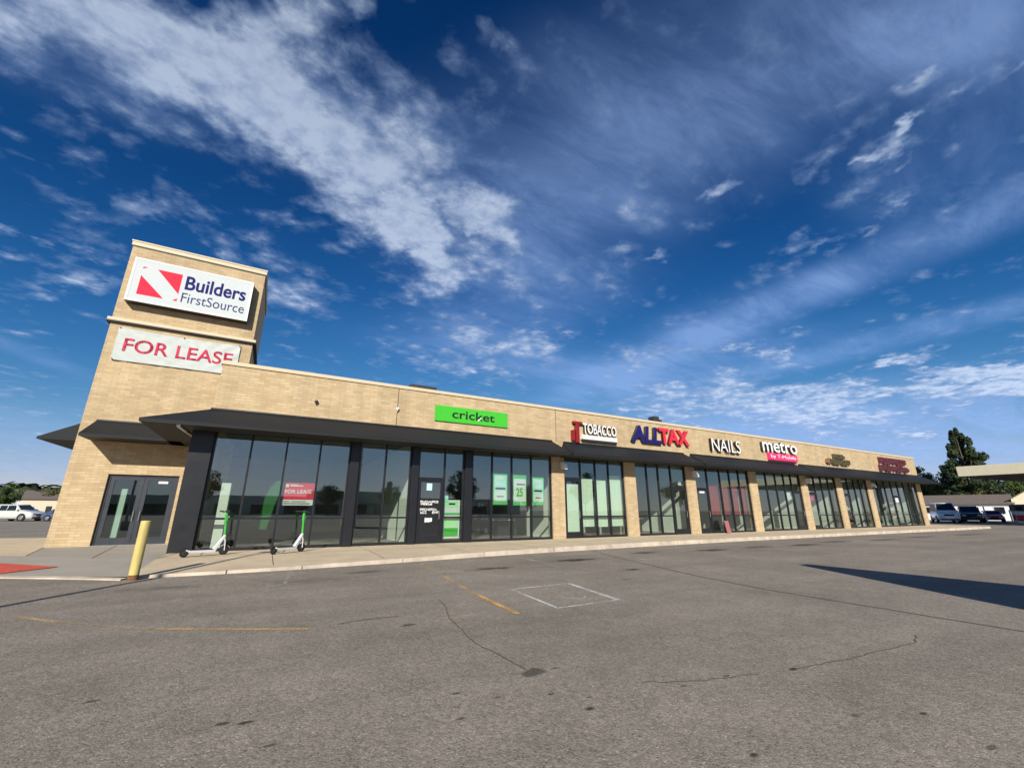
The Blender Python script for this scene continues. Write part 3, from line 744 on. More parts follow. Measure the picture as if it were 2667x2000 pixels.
# tar seam and cracks
cr = MB()
def wobble(pts, step, amp, seed):
    r = random.Random(seed); out = []
    for a, b in zip(pts, pts[1:]):
        a, b = Vector(a), Vector(b); n = max(1, int((b - a).length / step))
        for i in range(n): out.append(tuple(a.lerp(b, i / n) + Vector((r.uniform(-amp, amp), r.uniform(-amp, amp)))))
    out.append(tuple(pts[-1])); return out
strip(cr, wobble([(10.2, 12.4), (9.39, 10.4), (8.3, 6.8), (7.94, 5.0), (7.88, 3.2), (7.85, 1.8), (7.8, -2)], .25, .012, 1), .035, .004)
tag(cr.build('tar_seam', 'tar'), kind='structure')
cr = MB()
strip(cr, wobble([(2.58, 6.9), (2.5, 6.4), (2.29, 5.69), (2.13, 4.58), (2.2, 3.65)], .08, .012, 2), .012, .004)
strip(cr, wobble([(6.58, 2.44), (6.2, 2.32), (5.83, 2.35), (4.87, 2.42), (4.3, 2.5)], .07, .012, 3), .011, .004)
strip(cr, wobble([(3.9, 2.6), (3.3, 2.73), (2.87, 2.94)], .06, .015, 4), .009, .004)
strip(cr, wobble([(0.99, 6.06), (1.32, 6.15), (1.75, 6.11)], .07, .01, 5), .018, .004)
tag(cr.build('asphalt_crack', 'tar'), kind='structure')

# ================================================================ the shopping building
BX = empty('shopping_center', (0, 0, 0), label="long low tan brick shopping strip with black awnings and a square tower", cat="building")
YF, YG = 16.0, 16.12          # brick face, glass plane
ZP = 6.0                      # parapet height
def bp(name, mb, mat, parent=BX, bevel=0.0): return mb.build(name, mat, parent, bevel)

# frieze and parapet
w = MB()
w.box(-1.80, 51.0, YF, YF + .3, 3.86, ZP - .12)
w.box(-1.80, -1.5, YF + .3, 20.2, 3.86, ZP - .12)
w.box(50.7, 51.0, YF + .3, 30, .1, ZP - .12)
w.box(-6.0, 50.7, 29.7, 30, .1, ZP - .12)
w.box(-6.0, -5.7, 24.8, 29.7, .1, ZP - .12)
bp('wall', w, 'brick')
c = MB()
c.box(-1.84, 51.04, YF - .04, YF + .34, ZP - .118, ZP)
c.box(-1.84, -1.46, YF + .342, 20.19, ZP - .118, ZP)
c.box(50.66, 51.04, YF + .342, 30.04, ZP - .118, ZP)
bp('coping', c, 'coping')
# expansion joints with small round lamps under them
for x in (3.95, 11.35):
    ej = MB(); ej.box(x, x + .02, YF - .004, YF + .01, 4.4, 5.88); bp('expansion_joint', ej, 'flash')
rf = MB(); rf.box(-1.5, 50.7, YF + .3, 29.7, 5.2, 5.4); bp('roof', rf, 'roof')
for px_, py_, w_, h_ in ((5.0, 18.0, 1.1, 1.32), (20.15, 18.0, .34, 1.50), (20.52, 18.1, .3, 1.36)):
    v = MB(); v.box(px_, px_ + w_, py_, py_ + w_, 5.4, 5.4 + h_ * .72); v.box(px_ - .06, px_ + w_ + .06, py_ - .06, py_ + w_ + .06, 5.4 + h_ * .72, 5.4 + h_)
    bp('roof_vent', v, 'return', bevel=.02)
# tower
TX0, TX1, TY0, TY1, TZ = -6.0, -1.38, 20.2, 24.8, 11.68
DX0, DX1, DZ = -4.90, -2.88, 2.54
t = MB()
t.box(TX0, DX0, TY0, TY0 + .3, .1, 8.18); t.box(DX1, TX1, TY0, TY0 + .3, .1, 8.18); t.box(DX0, DX1, TY0, TY0 + .3, DZ, 8.18)
t.box(TX1 - .3, TX1, TY0 + .3, TY1, 3.86, 8.18); t.box(TX0, TX0 + .3, TY0 + .3, TY1, .1, 8.18); t.box(TX0 + .3, TX1 - .3, TY1 - .3, TY1, .1, 8.18)
t.box(TX0, TX1, TY0, TY1, 8.30, 11.42)
tw = bp('tower', t, 'brick')
b1 = MB(); b1.box(TX0 - .10, TX1 + .10, TY0 - .10, TY1 + .1, 8.182, 8.298); bp('ledge', b1, 'coping', tw)
b1 = MB(); b1.box(TX0 - .13, TX1 + .13, TY0 - .13, TY1 + .13, 8.13, 8.180); bp('ledge_shadow_strip', b1, 'flash', tw)  # black strip modelled in place of the shadow gap under the ledge
b1 = MB(); b1.box(TX0 - .02, TX1 + .02, TY0 - .02, TY1 + .02, 11.422, 11.46); bp('dark_joint', b1, 'flash', tw)  # thin dark line just below the tower coping
b1 = MB(); b1.box(TX0 - .04, TX1 + .04, TY0 - .04, TY1 + .04, 11.462, TZ - .06); b1.box(TX0 - .06, TX1 + .06, TY0 - .06, TY1 + .06, TZ - .058, TZ); bp('coping', b1, 'coping', tw)
# pillars
for x0, x1 in ((11.09, 11.76), (15.46, 16.2), (20.0, 20.75), (25.72, 26.48), (31.48, 32.24), (36.18, 36.98), (40.94, 41.7), (50.15, 50.98)):
    p = MB(); p.box(x0, x1, YF + .004, YG + .22, .1, 3.858); bp('pillar', p, 'brick')

# interior shell
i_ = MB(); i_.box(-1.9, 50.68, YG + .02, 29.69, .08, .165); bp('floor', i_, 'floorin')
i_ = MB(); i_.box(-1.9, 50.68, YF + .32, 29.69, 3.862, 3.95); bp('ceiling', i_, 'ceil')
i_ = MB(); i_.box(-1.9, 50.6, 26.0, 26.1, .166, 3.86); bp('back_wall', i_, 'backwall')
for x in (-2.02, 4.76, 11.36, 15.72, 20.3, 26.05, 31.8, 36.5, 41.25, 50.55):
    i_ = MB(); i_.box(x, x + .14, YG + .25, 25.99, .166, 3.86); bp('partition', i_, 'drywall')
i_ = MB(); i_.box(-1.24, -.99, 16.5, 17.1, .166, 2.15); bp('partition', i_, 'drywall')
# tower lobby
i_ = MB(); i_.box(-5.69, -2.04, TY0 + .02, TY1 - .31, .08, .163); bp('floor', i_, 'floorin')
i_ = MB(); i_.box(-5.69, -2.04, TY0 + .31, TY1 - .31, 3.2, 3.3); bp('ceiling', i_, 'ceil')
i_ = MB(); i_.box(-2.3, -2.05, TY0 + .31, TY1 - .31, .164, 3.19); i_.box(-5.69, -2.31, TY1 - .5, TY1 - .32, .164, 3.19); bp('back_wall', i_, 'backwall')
i_ = MB(); i_.box(-4.54, -4.36, 20.6, 20.78, .164, 2.05); bp('lobby_column', i_, 'drywall')

# shopfronts
ZT = 3.80; ZR = 1.075
def shopfront(x0, x1, mull, door=None, fm='frame', rail=True, bottom=.15):
    """one glazed bay: window > frame, pane; door > leaf frame, pane, pull"""
    f = MB(); fw = .055
    f.box(x0, x0 + fw, YG - .05, YG + .06, bottom, ZT); f.box(x1 - fw, x1, YG - .05, YG + .06, bottom, ZT)
    segs = [x0 + fw]
    for x in mull:
        f.box(x - fw / 2, x + fw / 2, YG - .05, YG + .06, bottom, ZT)
    f.box(x0 + fw, x1 - fw, YG - .048, YG + .058, ZT - .09, ZT + .06)
    xs = [x0] + list(mull) + [x1]
    for a, b in zip(xs, xs[1:]):
        aa = a + (fw if a == x0 else fw / 2); bb = b - (fw if b == x1 else fw / 2)
        isd = door and abs(a - door[0]) < .3 and abs(b - door[1]) < .3
        if not isd:
            f.box(aa, bb, YG - .047, YG + .057, bottom, bottom + .09)
            if rail: f.box(aa, bb, YG - .047, YG + .057, ZR - .03, ZR + .03)
        else:
            f.box(aa, bb, YG - .047, YG + .057, door[2], door[2] + .07)
    fr = bp('window_frame', f, fm)
    fr.name = 'window'
    p = MB()
    for a, b in zip(xs, xs[1:]):
        aa, bb = a + fw / 2, b - fw / 2
        isd = door and abs(a - door[0]) < .3 and abs(b - door[1]) < .3
        z0 = door[2] + .035 if isd else bottom + .045
        p.box(aa, bb, YG, YG + .008, z0, ZT - .045)
    bp('pane', p, 'glass', fr)
    if door:
        a, b, zt = door
        aa = max([x for x in xs if x <= a + .3]) ; bb = min([x for x in xs if x >= b - .3])
        aa += fw if aa == x0 else fw / 2; bb -= fw if bb == x1 else fw / 2
        d = MB(); s = .10
        d.box(aa + .005, aa + s, YG - .035, YG + .03, .17, zt - .005); d.box(bb - s, bb - .005, YG - .035, YG + .03, .17, zt - .005)
        d.box(aa + s, bb - s, YG - .035, YG + .03, zt - .11, zt - .005); d.box(aa + s, bb - s, YG - .035, YG + .03, .17, .42)
        dd = bp('door', d, fm)
        p = MB(); p.box(aa + s - .01, bb - s + .01, YG - .006, YG + .002, .41, zt - .10); bp('pane', p, 'glass', dd)
        h = MB(); h.path([(bb - .14, YG - .04, 1.0), (bb - .14, YG - .09, 1.02), (bb - .14, YG - .09, 1.30), (bb - .14, YG - .04, 1.32)], .013, 8); bp('handle', h, 'steel', dd)
        return fr, dd
    return fr, None

shopfront(-1.62, 2.46, (-.6, .42, 1.46))
shopfront(2.76, 4.68, (3.72,))
fC, dC = shopfront(4.96, 6.86, (6.03,), (4.98, 6.02, 2.47))
shopfront(7.19, 11.085, (8.12, 9.06, 10.04))
shopfront(11.77, 15.45, (12.75, 13.65, 14.48), (11.8, 12.73, 2.72))
shopfront(16.21, 19.99, (17.08, 17.92, 18.87), (18.9, 19.95, 2.50))
shopfront(20.76, 25.71, (21.85, 23.0, 23.9, 24.8), (20.8, 21.83, 2.5))
shopfront(26.49, 31.47, (27.6, 28.65, 29.6, 30.45), (30.5, 31.43, 2.55))
shopfront(32.25, 36.17, (33.3, 34.25, 35.2), (32.3, 33.27, 2.5))
shopfront(36.99, 40.93, (38.0, 39.0, 39.9), (37.0, 37.98, 2.5))
shopfront(41.71, 50.14, (42.9, 44.1, 45.3, 46.5, 47.7, 48.9), (45.3, 46.5, 2.5))
# dark clad columns between the near bays
for x0, x1, yy in ((-2.2, -1.625, 15.93), (2.465, 2.755, 15.97), (4.685, 4.955, 15.97), (6.865, 7.185, 15.97)):
    d = MB(); d.box(x0, x1, yy, YG + .12, .15, 3.858); bp('clad_column', d, 'frame', bevel=.006)
# solid side wall of the shopfront return
d = MB(); d.box(-2.2, -2.03, YG + .13, 20.19, .1, 3.858); bp('side_wall', d, 'brick')
# header over the glazing, under the soffit
d = MB(); d.box(-1.62, 11.085, YG + .07, YG + .17, ZT + .0, 3.859); bp('header', d, 'flash')

# tower double door
fr = MB(); s = .07
fr.box(DX0, DX0 + s, TY0 + .08, TY0 + .2, .15, DZ); fr.box(DX1 - s, DX1, TY0 + .08, TY0 + .2, .15, DZ); fr.box(DX0 + s, DX1 - s, TY0 + .08, TY0 + .2, DZ - .07, DZ)
fr = bp('door_frame', fr, 'greyframe')
mid = (DX0 + DX1) / 2
for a, b, hx in ((DX0 + s, mid, mid - .09), (mid, DX1 - s, mid + .09)):
    d = MB(); q = .13
    d.box(a + .004, a + q, TY0 + .10, TY0 + .16, .17, DZ - .075); d.box(b - q, b - .004, TY0 + .10, TY0 + .16, .17, DZ - .075)
    d.box(a + q, b - q, TY0 + .10, TY0 + .16, DZ - .19, DZ - .075); d.box(a + q, b - q, TY0 + .10, TY0 + .16, .17, .40)
    dd = bp('door', d, 'greyframe')
    p = MB(); p.box(a + q - .01, b - q + .01, TY0 + .125, TY0 + .133, .39, DZ - .18); bp('pane', p, 'glass2', dd)
    h = MB(); h.path([(hx, TY0 + .10, .95), (hx, TY0 + .05, .97), (hx, TY0 + .05, 1.27), (hx, TY0 + .10, 1.29)], .013, 8); bp('handle', h, 'steel', dd)
d = MB(); d.box(DX0, DX1, TY0 - .02, TY0 + .2, .145, .168); bp('threshold', d, 'steel')

# ---------------- awnings: folded metal wedge, flat soffit, black flashing on top
ZO, ZB, ZA = 3.75, 3.68, 4.38       # outer top, soffit, wall top
def awning(x0, x1, t0, t1, yw=YF, yo=14.90, wrap=None):
    m = MB()
    y_ = yw - .012
    A = [(x0, yo, ZB), (x1, yo, ZB), (x1, yo, ZO), (x0, yo, ZO), (t0, y_, ZA), (t1, y_, ZA)]
    m.add(A, [(0, 1, 2, 3), (3, 2, 5, 4)])
    if wrap is None:
        m.add([(x0, yo, ZB), (x0, yo, ZO), (t0, y_, ZA), (x0, y_, ZO), (x0, y_, ZB)], [(0, 4, 3, 1), (1, 3, 2)])
    m.add([(x1, yo, ZB), (x1, yo, ZO), (t1, y_, ZA), (x1, y_, ZO), (x1, y_, ZB)], [(0, 1, 3, 4), (1, 2, 3)])
    if wrap is not None:
        yb = wrap
        m.add([(x0, yo, ZB), (x0, yo, ZO), (x0, yb, ZO), (x0, yb, ZB), (t0, y_, ZA), (t0, yb, ZA)], [(0, 3, 2, 1), (1, 2, 5, 4)])
    o = bp('awning', m, 'awning')
    s = MB(); e = .004
    s.box(x0 + e, x1 - e, yo + e, y_, ZB - .02, ZB - .001)
    if wrap is not None: s.box(x0 + e, t0, y_ + .001, wrap, ZB - .02, ZB - .001)
    bp('soffit', s, 'soffit', o)
    f = MB(); f.box(t0, t1, y_ - .05, y_ + .01, ZA - .015, ZA + .03)
    if wrap is not None: f.box(t0 - .05, t0, y_ - .05, wrap, ZA - .015, ZA + .03)
    bp('flashing', f, 'flash', o)
    return o
aw = awning(-3.30, 11.35, -1.82, 11.10, wrap=20.19)
l_ = MB(); l_.tube((-2.45, 15.1, 3.62), (-2.3, 17.4, 3.62), .035, n=8); l_.box(-2.47, -2.39, 15.0, 15.12, 3.60, 3.66); bp('soffit_light', l_, 'whiteL', aw)
awning(11.50, 20.15, 11.75, 19.95)
awning(20.30, 31.20, 20.5, 31.0)
awning(31.32, 52.1, 31.5, 51.0)
awning(-5.62, -2.9, -5.60, -2.9, yw=TY0, yo=18.98)
m = MB()      # awning on the far side face of the tower
m.add([(-7.15, 20.7, ZB), (-7.15, 20.7, ZO), (-6.01, 20.7, ZA), (-6.01, 20.7, ZB), (-7.15, 24.4, ZB), (-7.15, 24.4, ZO), (-6.01, 24.4, ZA), (-6.01, 24.4, ZB)],
      [(0, 1, 2, 3), (4, 7, 6, 5), (0, 4, 5, 1), (1, 5, 6, 2), (0, 3, 7, 4)])
bp('awning', m, 'awning')
# wall lamps: little white floodlights under the soffit on the pillars, and two on the frieze
for x in (11.66, 20.62, 32.1, 41.6):
    l_ = MB(); l_.box(x - .09, x + .09, YF - .16, YF - .0, 3.15, 3.45); l_.prism([(YF - .3, 3.12), (YF - .16, 3.18), (YF - .16, 3.42), (YF - .26, 3.36)], 'x', x - .08, x + .08)
    bp('wall_lamp', l_, 'whiteL')
for x, z in ((3.95, 5.05), (1.1, 4.98)):
    l_ = MB(); l_.lathe([(0, -.10), (.05, -.10), (.06, -.04), (.04, 0)], (x, YF, z), 12, 'y'); l_.box(x - .015, x + .015, YF - .08, YF - .02, z - .09, z - .03); bp('wall_lamp', l_, 'return' if x < 3 else 'whiteL')
l_ = MB(); l_.lathe([(0, -.05), (.04, -.05), (.045, 0)], (-2.13, TY0, 4.95), 10, 'y'); bp('alarm_bell', l_, 'red')
cv = MB(); cv.box(-2.06, -1.98, TY0 - .05, TY0 - .0, 7.4, 7.5); bp('junction_box', cv, 'return', tw)

# ================================================================ signs on the building
# tower cabinet sign
y0 = TY0 - .36
sg = empty('cabinet_sign', (-3.75, TY0, 8.9), label="large white lightbox sign with red square emblem and navy lettering high on the tower", cat="sign")
def at(o, root):                      # keep world place while parenting to an Empty
    o.parent = root; o.matrix_parent_inverse = Matrix.Translation(root.location).inverted(); return o
X0, X1, Z0, Z1 = -5.72, -1.72, 8.97, 10.80
m = MB(); m.box(X0, X1, y0, TY0 - .002, Z0, Z1); at(m.build('cabinet', 'return'), sg)
m = MB(); e = .07
m.box(X0 + .0, X1, y0 - .02, y0 - .002, Z0, Z0 + e); m.box(X0, X1, y0 - .02, y0 - .002, Z1 - e, Z1); m.box(X0, X0 + e, y0 - .02, y0 - .002, Z0 + e, Z1 - e); m.box(X1 - e, X1, y0 - .02, y0 - .002, Z0 + e, Z1 - e)
at(m.build('trim', 'whiteL'), sg)
m = MB(); m.box(X0 + e, X1 - e, y0 - .010, y0 - .003, Z0 + e, Z1 - e); at(m.build('face', 'white'), sg)
em = MB(); ex, ez, es = -5.42, 9.28, 1.18
def plate(mb, pts): mb.prism(pts, 'y', y0 - .016, y0 - .0105)
plate(em, [(ex + .38 * es, ez + es), (ex + es * 1.06, ez + es), (ex + es * 1.06, ez + .26 * es)])
plate(em, [(ex, ez + .68 * es), (ex, ez), (ex + .70 * es, ez)])
plate(em, [(ex, ez + es), (ex, ez + .93 * es), (ex + .12 * es, ez + es)])
plate(em, [(ex + es * 1.06, ez), (ex + es * .94, ez), (ex + es * 1.06, ez + .10 * es)])
at(em.build('emblem', 'red'), sg)
at(text_mesh('lettering', 'Builders', -4.02, -1.93, 9.84, 10.45, y0 - .016, .005, 'navy', bold=.022), sg)
at(text_mesh('lettering', 'FirstSource', -4.05, -1.90, 9.28, 9.70, y0 - .016, .005, 'navy2'), sg)
# vinyl banner
bn = empty('lease_banner', (-3.75, TY0, 6.6), label="white FOR LEASE vinyl banner with crimson letters strung below the tower ledge", cat="banner")
def bany(u, v): return TY0 - .05 - .034 * abs(noise.noise(Vector((u * 11 + v * 5, v * 3 - u * 2, 1)))) - .016 * math.sin(u * 46 + v * 13) * max(.12, .9 - 2.4 * u) - .012 * math.sin(u * 38 - v * 15) * max(.15, 2.2 * u - 1.3)
m = MB(); nx, nz = 110, 26
vs = []
for j in range(nz + 1):
    for i in range(nx + 1):
        u, v = i / nx, j / nz
        x = -5.70 + 3.92 * u; z = 6.66 + 1.30 * v - .05 * math.sin(math.pi * u) * v
        y = bany(u, v)
        vs.append((x, y, z))
m.add(vs, [(j * (nx + 1) + i, j * (nx + 1) + i + 1, (j + 1) * (nx + 1) + i + 1, (j + 1) * (nx + 1) + i) for j in range(nz) for i in range(nx)], True)
at(m.build('cloth', 'vinyl'), bn)
t_ = at(text_mesh('lettering', 'FOR LEASE', -5.45, -1.98, 7.03, 7.56, TY0 - .135, .01, 'bred', bold=.012), bn)
bmt = bmesh.new(); bmt.from_mesh(t_.data); bmesh.ops.triangulate(bmt, faces=bmt.faces)
for _ in range(2): bmesh.ops.subdivide_edges(bmt, edges=[e for e in bmt.edges if e.calc_length() > .07], cuts=1)
for v in bmt.verts:
    front = v.co.y < TY0 - .12
    v.co.y = bany((v.co.x + 5.70) / 3.92, (v.co.z - 6.66) / 1.30) - (.012 if front else .004)
bmt.to_mesh(t_.data); bmt.free()
for x, z in ((-5.66, 7.93), (-1.82, 7.93), (-5.66, 6.69), (-1.82, 6.69), (-3.7, 7.9)):
    m = MB(); m.tube((x, TY0 - .10, z), (x, TY0 - .001, z), .02, n=8); at(m.build('grommet', 'return'), bn)

# shop signs on the frieze
YS = YF - .03
sg = empty('panel_sign', (7.1, YF, 4.7), label="flat bright green panel sign with black lower-case cricket lettering", cat="sign")
m = MB(); m.box(5.46, 8.76, YF - .06, YF - .001, 4.76, 5.40); at(m.build('panel', 'green', bevel=.006), sg)
at(text_mesh('lettering', 'cricket', 6.18, 8.12, 4.93, 5.28, YF - .072, .011, 'black', bold=.012), sg)
m = MB(); m.prism([(7.30, 4.90), (7.36, 4.90), (7.50, 5.05), (7.46, 5.06)], 'y', YF - .08, YF - .073); at(m.build('accent', 'whiteL'), sg)

sg = empty('channel_letter_sign', (13.6, YF, 4.5), label="white TOBACCO channel letters after a dark red T with a white light bar below", cat="sign")
m = MB()
m.box(12.42, 12.62, YF - .16, YF - .001, 4.40, 5.30); m.box(12.28, 12.80, YF - .16, YF - .001, 5.30, 5.42)
m.prism([(12.20, 4.98), (12.36, 5.02), (12.36, 4.5), (12.20, 4.48)], 'y', YF - .14, YF - .001)
at(m.build('letter', 'darkred', bevel=.01), sg)
at(text_mesh('lettering', 'TOBACCO', 12.86, 14.98, 4.88, 5.38, YF - .14, .138, 'whiteL', bold=.015, sidemat='return'), sg)
m = MB(); m.box(12.80, 14.98, YF - .16, YF - .001, 4.60, 4.80); at(m.build('light_bar', 'whiteL', bevel=.01), sg)
m = MB(); m.box(12.80, 14.98, YF - .14, YF - .001, 4.52, 4.598); at(m.build('rail', 'return'), sg)

sg = empty('channel_letter_sign', (18, YF, 4.6), label="thick blue ALL and bright red TAX channel letters, the largest shop sign", cat="sign")
at(text_mesh('blue_letters', 'ALL', 16.0, 18.18, 4.74, 5.62, YF - .17, .168, 'navy', bold=.035, slant=.12, sidemat='return'), sg)
at(text_mesh('red_letters', 'TAX', 18.05, 20.42, 4.80, 5.64, YF - .17, .168, 'red', bold=.035, slant=.0, sidemat='darkred'), sg)

sg = empty('channel_letter_sign', (23.5, YF, 4.6), label="white NAILS channel letters with black returns between the tax and phone shop signs", cat="sign")
at(text_mesh('lettering', 'NAILS', 22.3, 25.0, 4.68, 5.42, YF - .2, .198, 'whiteL', bold=.0, sidemat='black'), sg)

sg = empty('channel_letter_sign', (29, YF, 4.6), label="white lower-case metro letters above a magenta strip on the frieze", cat="sign")
at(text_mesh('lettering', 'metro', 27.4, 31.4, 5.02, 5.74, YF - .18, .178, 'whiteL', bold=.012, sidemat='return'), sg)
m = MB(); m.box(28.0, 31.3, YF - .16, YF - .001, 4.50, 4.94); st = at(m.build('strip', 'magenta', bevel=.01), sg)
at(text_mesh('lettering', 'by T-Mobile', 28.2, 31.1, 4.58, 4.86, YF - .172, .011, 'whiteL'), sg)

def glyph_row(mb, x0, x1, z0, z1, n, seed, y, d):
    """a row of letter-like strokes: uprights, bars and bowls of uneven width"""
    r = random.Random(seed); x = x0; w = (x1 - x0) / n
    for i in range(n):
        a, b = x + w * .08, x + w * .86; t = w * .2; k = r.randrange(5)
        mb.box(a, a + t, y, y + d, z0, z1)
        if k in (0, 1, 3): mb.box(a + t, b, y + .001, y + d, z1 - t, z1)
        if k in (0, 2, 3): mb.box(a + t, b, y + .001, y + d, z0, z0 + t)
        if k in (1, 3, 4): mb.box(a + t, b, y + .001, y + d, (z0 + z1) / 2 - t / 2, (z0 + z1) / 2 + t / 2)
        if k in (1, 2, 4): mb.box(b - t, b, y + .002, y + d, z0 + t, z1 - t)
        x += w
sg = empty('channel_letter_sign', (37, YF, 4.6), label="small olive brown letter sign with an arched top over the seventh bay", cat="sign")
m = MB(); glyph_row(m, 35.6, 38.6, 4.62, 5.02, 7, 5, YF - .2, .198); at(m.build('lettering', 'brownL'), sg); m = MB(); glyph_row(m, 36.3, 37.9, 5.08, 5.4, 4, 6, YF - .2, .198)
at(m.build('lettering', 'brownL'), sg)
m = MB(); m.prism([(35.2, 4.7), (35.5, 4.6), (35.6, 5.05), (35.3, 5.0)], 'y', YF - .18, YF - .001); at(m.build('emblem', 'wood', bevel=.01), sg)
sg = empty('channel_letter_sign', (45.9, YF, 4.5), label="two rows of plum coloured letters on the frieze nearest the far end", cat="sign")
m = MB(); glyph_row(m, 43.7, 48.7, 5.08, 5.62, 8, 8, YF - .2, .198); at(m.build('lettering', 'plumL'), sg)
m = MB(); glyph_row(m, 43.5, 49.0, 4.52, 4.98, 11, 9, YF - .2, .198); at(m.build('lettering', 'plumL'), sg)

# ================================================================ things in and behind the windows
def bars(mb, x0, x1, rows, y):
    for z0, z1, a, b in rows: mb.box(x0 + (x1 - x0) * a, x0 + (x1 - x0) * b, y, y + .002, z0, z1)
# red lease sign inside the third pane
YI = YG + .10
sg = empty('window_sign', (.97, YI, 1.5), label="red FOR LEASE board with white lower strip inside the near window", cat="sign")
m = MB(); m.box(.50, 1.43, YI, YI + .02, 1.66, 2.20); at(m.build('board', 'red'), sg)
m = MB(); m.box(.50, 1.43, YI, YI + .02, 1.48, 1.658); at(m.build('strip', 'whiteL'), sg)
at(text_mesh('lettering', 'FOR LEASE', .55, 1.36, 1.86, 1.98, YI - .008, .006, 'whiteL', bold=.02), sg)
m = MB(); bars(m, .50, 1.43, [(2.06, 2.15, .06, .16), (2.09, 2.12, .2, .62), (2.13, 2.15, .2, .45)], YI - .004); at(m.build('small_print', 'whiteL'), sg)
m = MB(); bars(m, .50, 1.43, [(1.585, 1.61, .05, .25), (1.585, 1.61, .3, .78), (1.52, 1.55, .05, .9)], YI - .004); at(m.build('small_print', 'return'), sg)
# feather flag
fl = empty('feather_flag', (-.1, 17.0, .166), label="dark green feather flag on a pole standing behind the second pane", cat="flag")
m = MB(); out = [(-.12, .72), (.18, .70), (.24, 1.0), (.33, 1.5), (.44, 1.95), (.50, 2.22), (.44, 2.32), (.30, 2.28), (.12, 2.05), (-.02, 1.6), (-.10, 1.1)]
m.prism(out, 'y', 17.0, 17.012); at(m.build('cloth', 'flag'), fl)
m = MB(); m.path([(-.13, 17.0, .17), (-.12, 17.0, 1.1), (-.03, 17.0, 1.62), (.11, 17.0, 2.07), (.3, 17.0, 2.3), (.46, 17.0, 2.33)], .012); m.lathe([(0, 0), (.2, 0), (.2, .03), (.03, .05)], (-.13, 17.0, .166), 16); at(m.build('pole', 'dark'), fl)
# posters
def poster(x0, x1, z0, z1, label, kind, y=YI):
    sg = empty('window_poster', ((x0 + x1) / 2, y, z0), label=label, cat="poster")
    w_, h_ = x1 - x0, z1 - z0
    if kind == 'sale':
        m = MB(); m.box(x0, x1, y, y + .012, z0, z1); at(m.build('backing', 'midg'), sg)
        m = MB(); m.box(x0 + .05, x1 - .05, y - .006, y - .001, z0 + h_ * .11, z1 - h_ * .06); at(m.build('sheet', 'cyanp'), sg)
        for q_ in [(z0 + h_ * .80, z0 + h_ * .90, .25, .75), (z0 + h_ * .62, z0 + h_ * .68, .15, .85)]:
            m = MB(); bars(m, x0, x1, [q_], y - .009); at(m.build('print', 'whiteL'), sg)
        m = MB(); m.box(x0 + .06, x1 - .06, y - .0095, y - .0075, z0 + h_ * .13, z0 + h_ * .42); at(m.build('print_panel', 'whiteL'), sg)
        for q_ in [(z0 + h_ * .48, z0 + h_ * .54, .15, .85), (z0 + h_ * .24, z0 + h_ * .27, .25, .75)]:
            m = MB(); bars(m, x0, x1, [q_], y - .012); at(m.build('small_print', 'greyframe'), sg)
    elif kind == 'price':
        m = MB(); m.box(x0, x1, y, y + .012, z0, z1); at(m.build('backing', 'midg'), sg)
        m = MB(); m.box(x0 + .03, x1 - .03, y - .006, y - .001, z0 + h_ * .12, z1 - h_ * .14); at(m.build('sheet', 'whiteL'), sg)
        m = MB(); bars(m, x0, x1, [(z0 + h_ * .66, z0 + h_ * .70, .25, .9)], y - .009); at(m.build('small_print', 'greyframe'), sg)
        at(text_mesh('lettering', '25', x0 + w_ * .22, x0 + w_ * .72, z0 + h_ * .28, z0 + h_ * .56, y - .011, .004, 'green', bold=.03), sg)
    else:
        m = MB(); m.box(x0, x1, y, y + .012, z0, z1); at(m.build('backing', 'whiteL'), sg)
        m = MB(); m.box(x0 + .05, x1 - .06, y - .006, y - .001, z0 + h_ * .05, z0 + h_ * .27); at(m.build('print_panel', 'green'), sg)
        m = MB(); m.box(x0 + .02, x1 - .06, y - .006, y - .001, z0 + h_ * .30, z0 + h_ * .50); at(m.build('print_panel', 'paleg'), sg); m = MB(); m.box(x0 + .02, x1 - .08, y - .006, y - .001, z0 + h_ * .80, z0 + h_ * .97); at(m.build('print_panel', 'paleg'), sg)
        m = MB(); m.box(x0, x1, y - .006, y - .001, z0 + h_ * .60, z0 + h_ * .66); at(m.build('print_band', 'midg'), sg)
        for q_ in [(z0 + h_ * .53, z0 + h_ * .56, .1, .8), (z0 + h_ * .87, z0 + h_ * .92, .3, .7)]:
            m = MB(); bars(m, x0, x1, [q_], y - .009); at(m.build('small_print', 'greyframe'), sg)
    return sg
poster(8.24, 8.92, 1.56, 2.84, "green bordered poster with pale panel, leftmost of three hanging right of the phone shop door", 'sale')
poster(9.2, 9.86, 1.54, 2.82, "poster with big green 25 on white, middle of three", 'price')
poster(10.16, 10.78, 1.56, 2.74, "green bordered pale poster beside the first brick pillar", 'sale')
poster(6.1, 6.78, .30, 1.72, "tall green and white poster board right beside the black glass door", 'tall')
m = MB(); m.box(6.08, 6.26, YI - .03, YI - .02, 1.66, 1.88); o = m.build('notice', 'cyanp'); tag(o, "small pale notice above the tall green poster board", "notice")
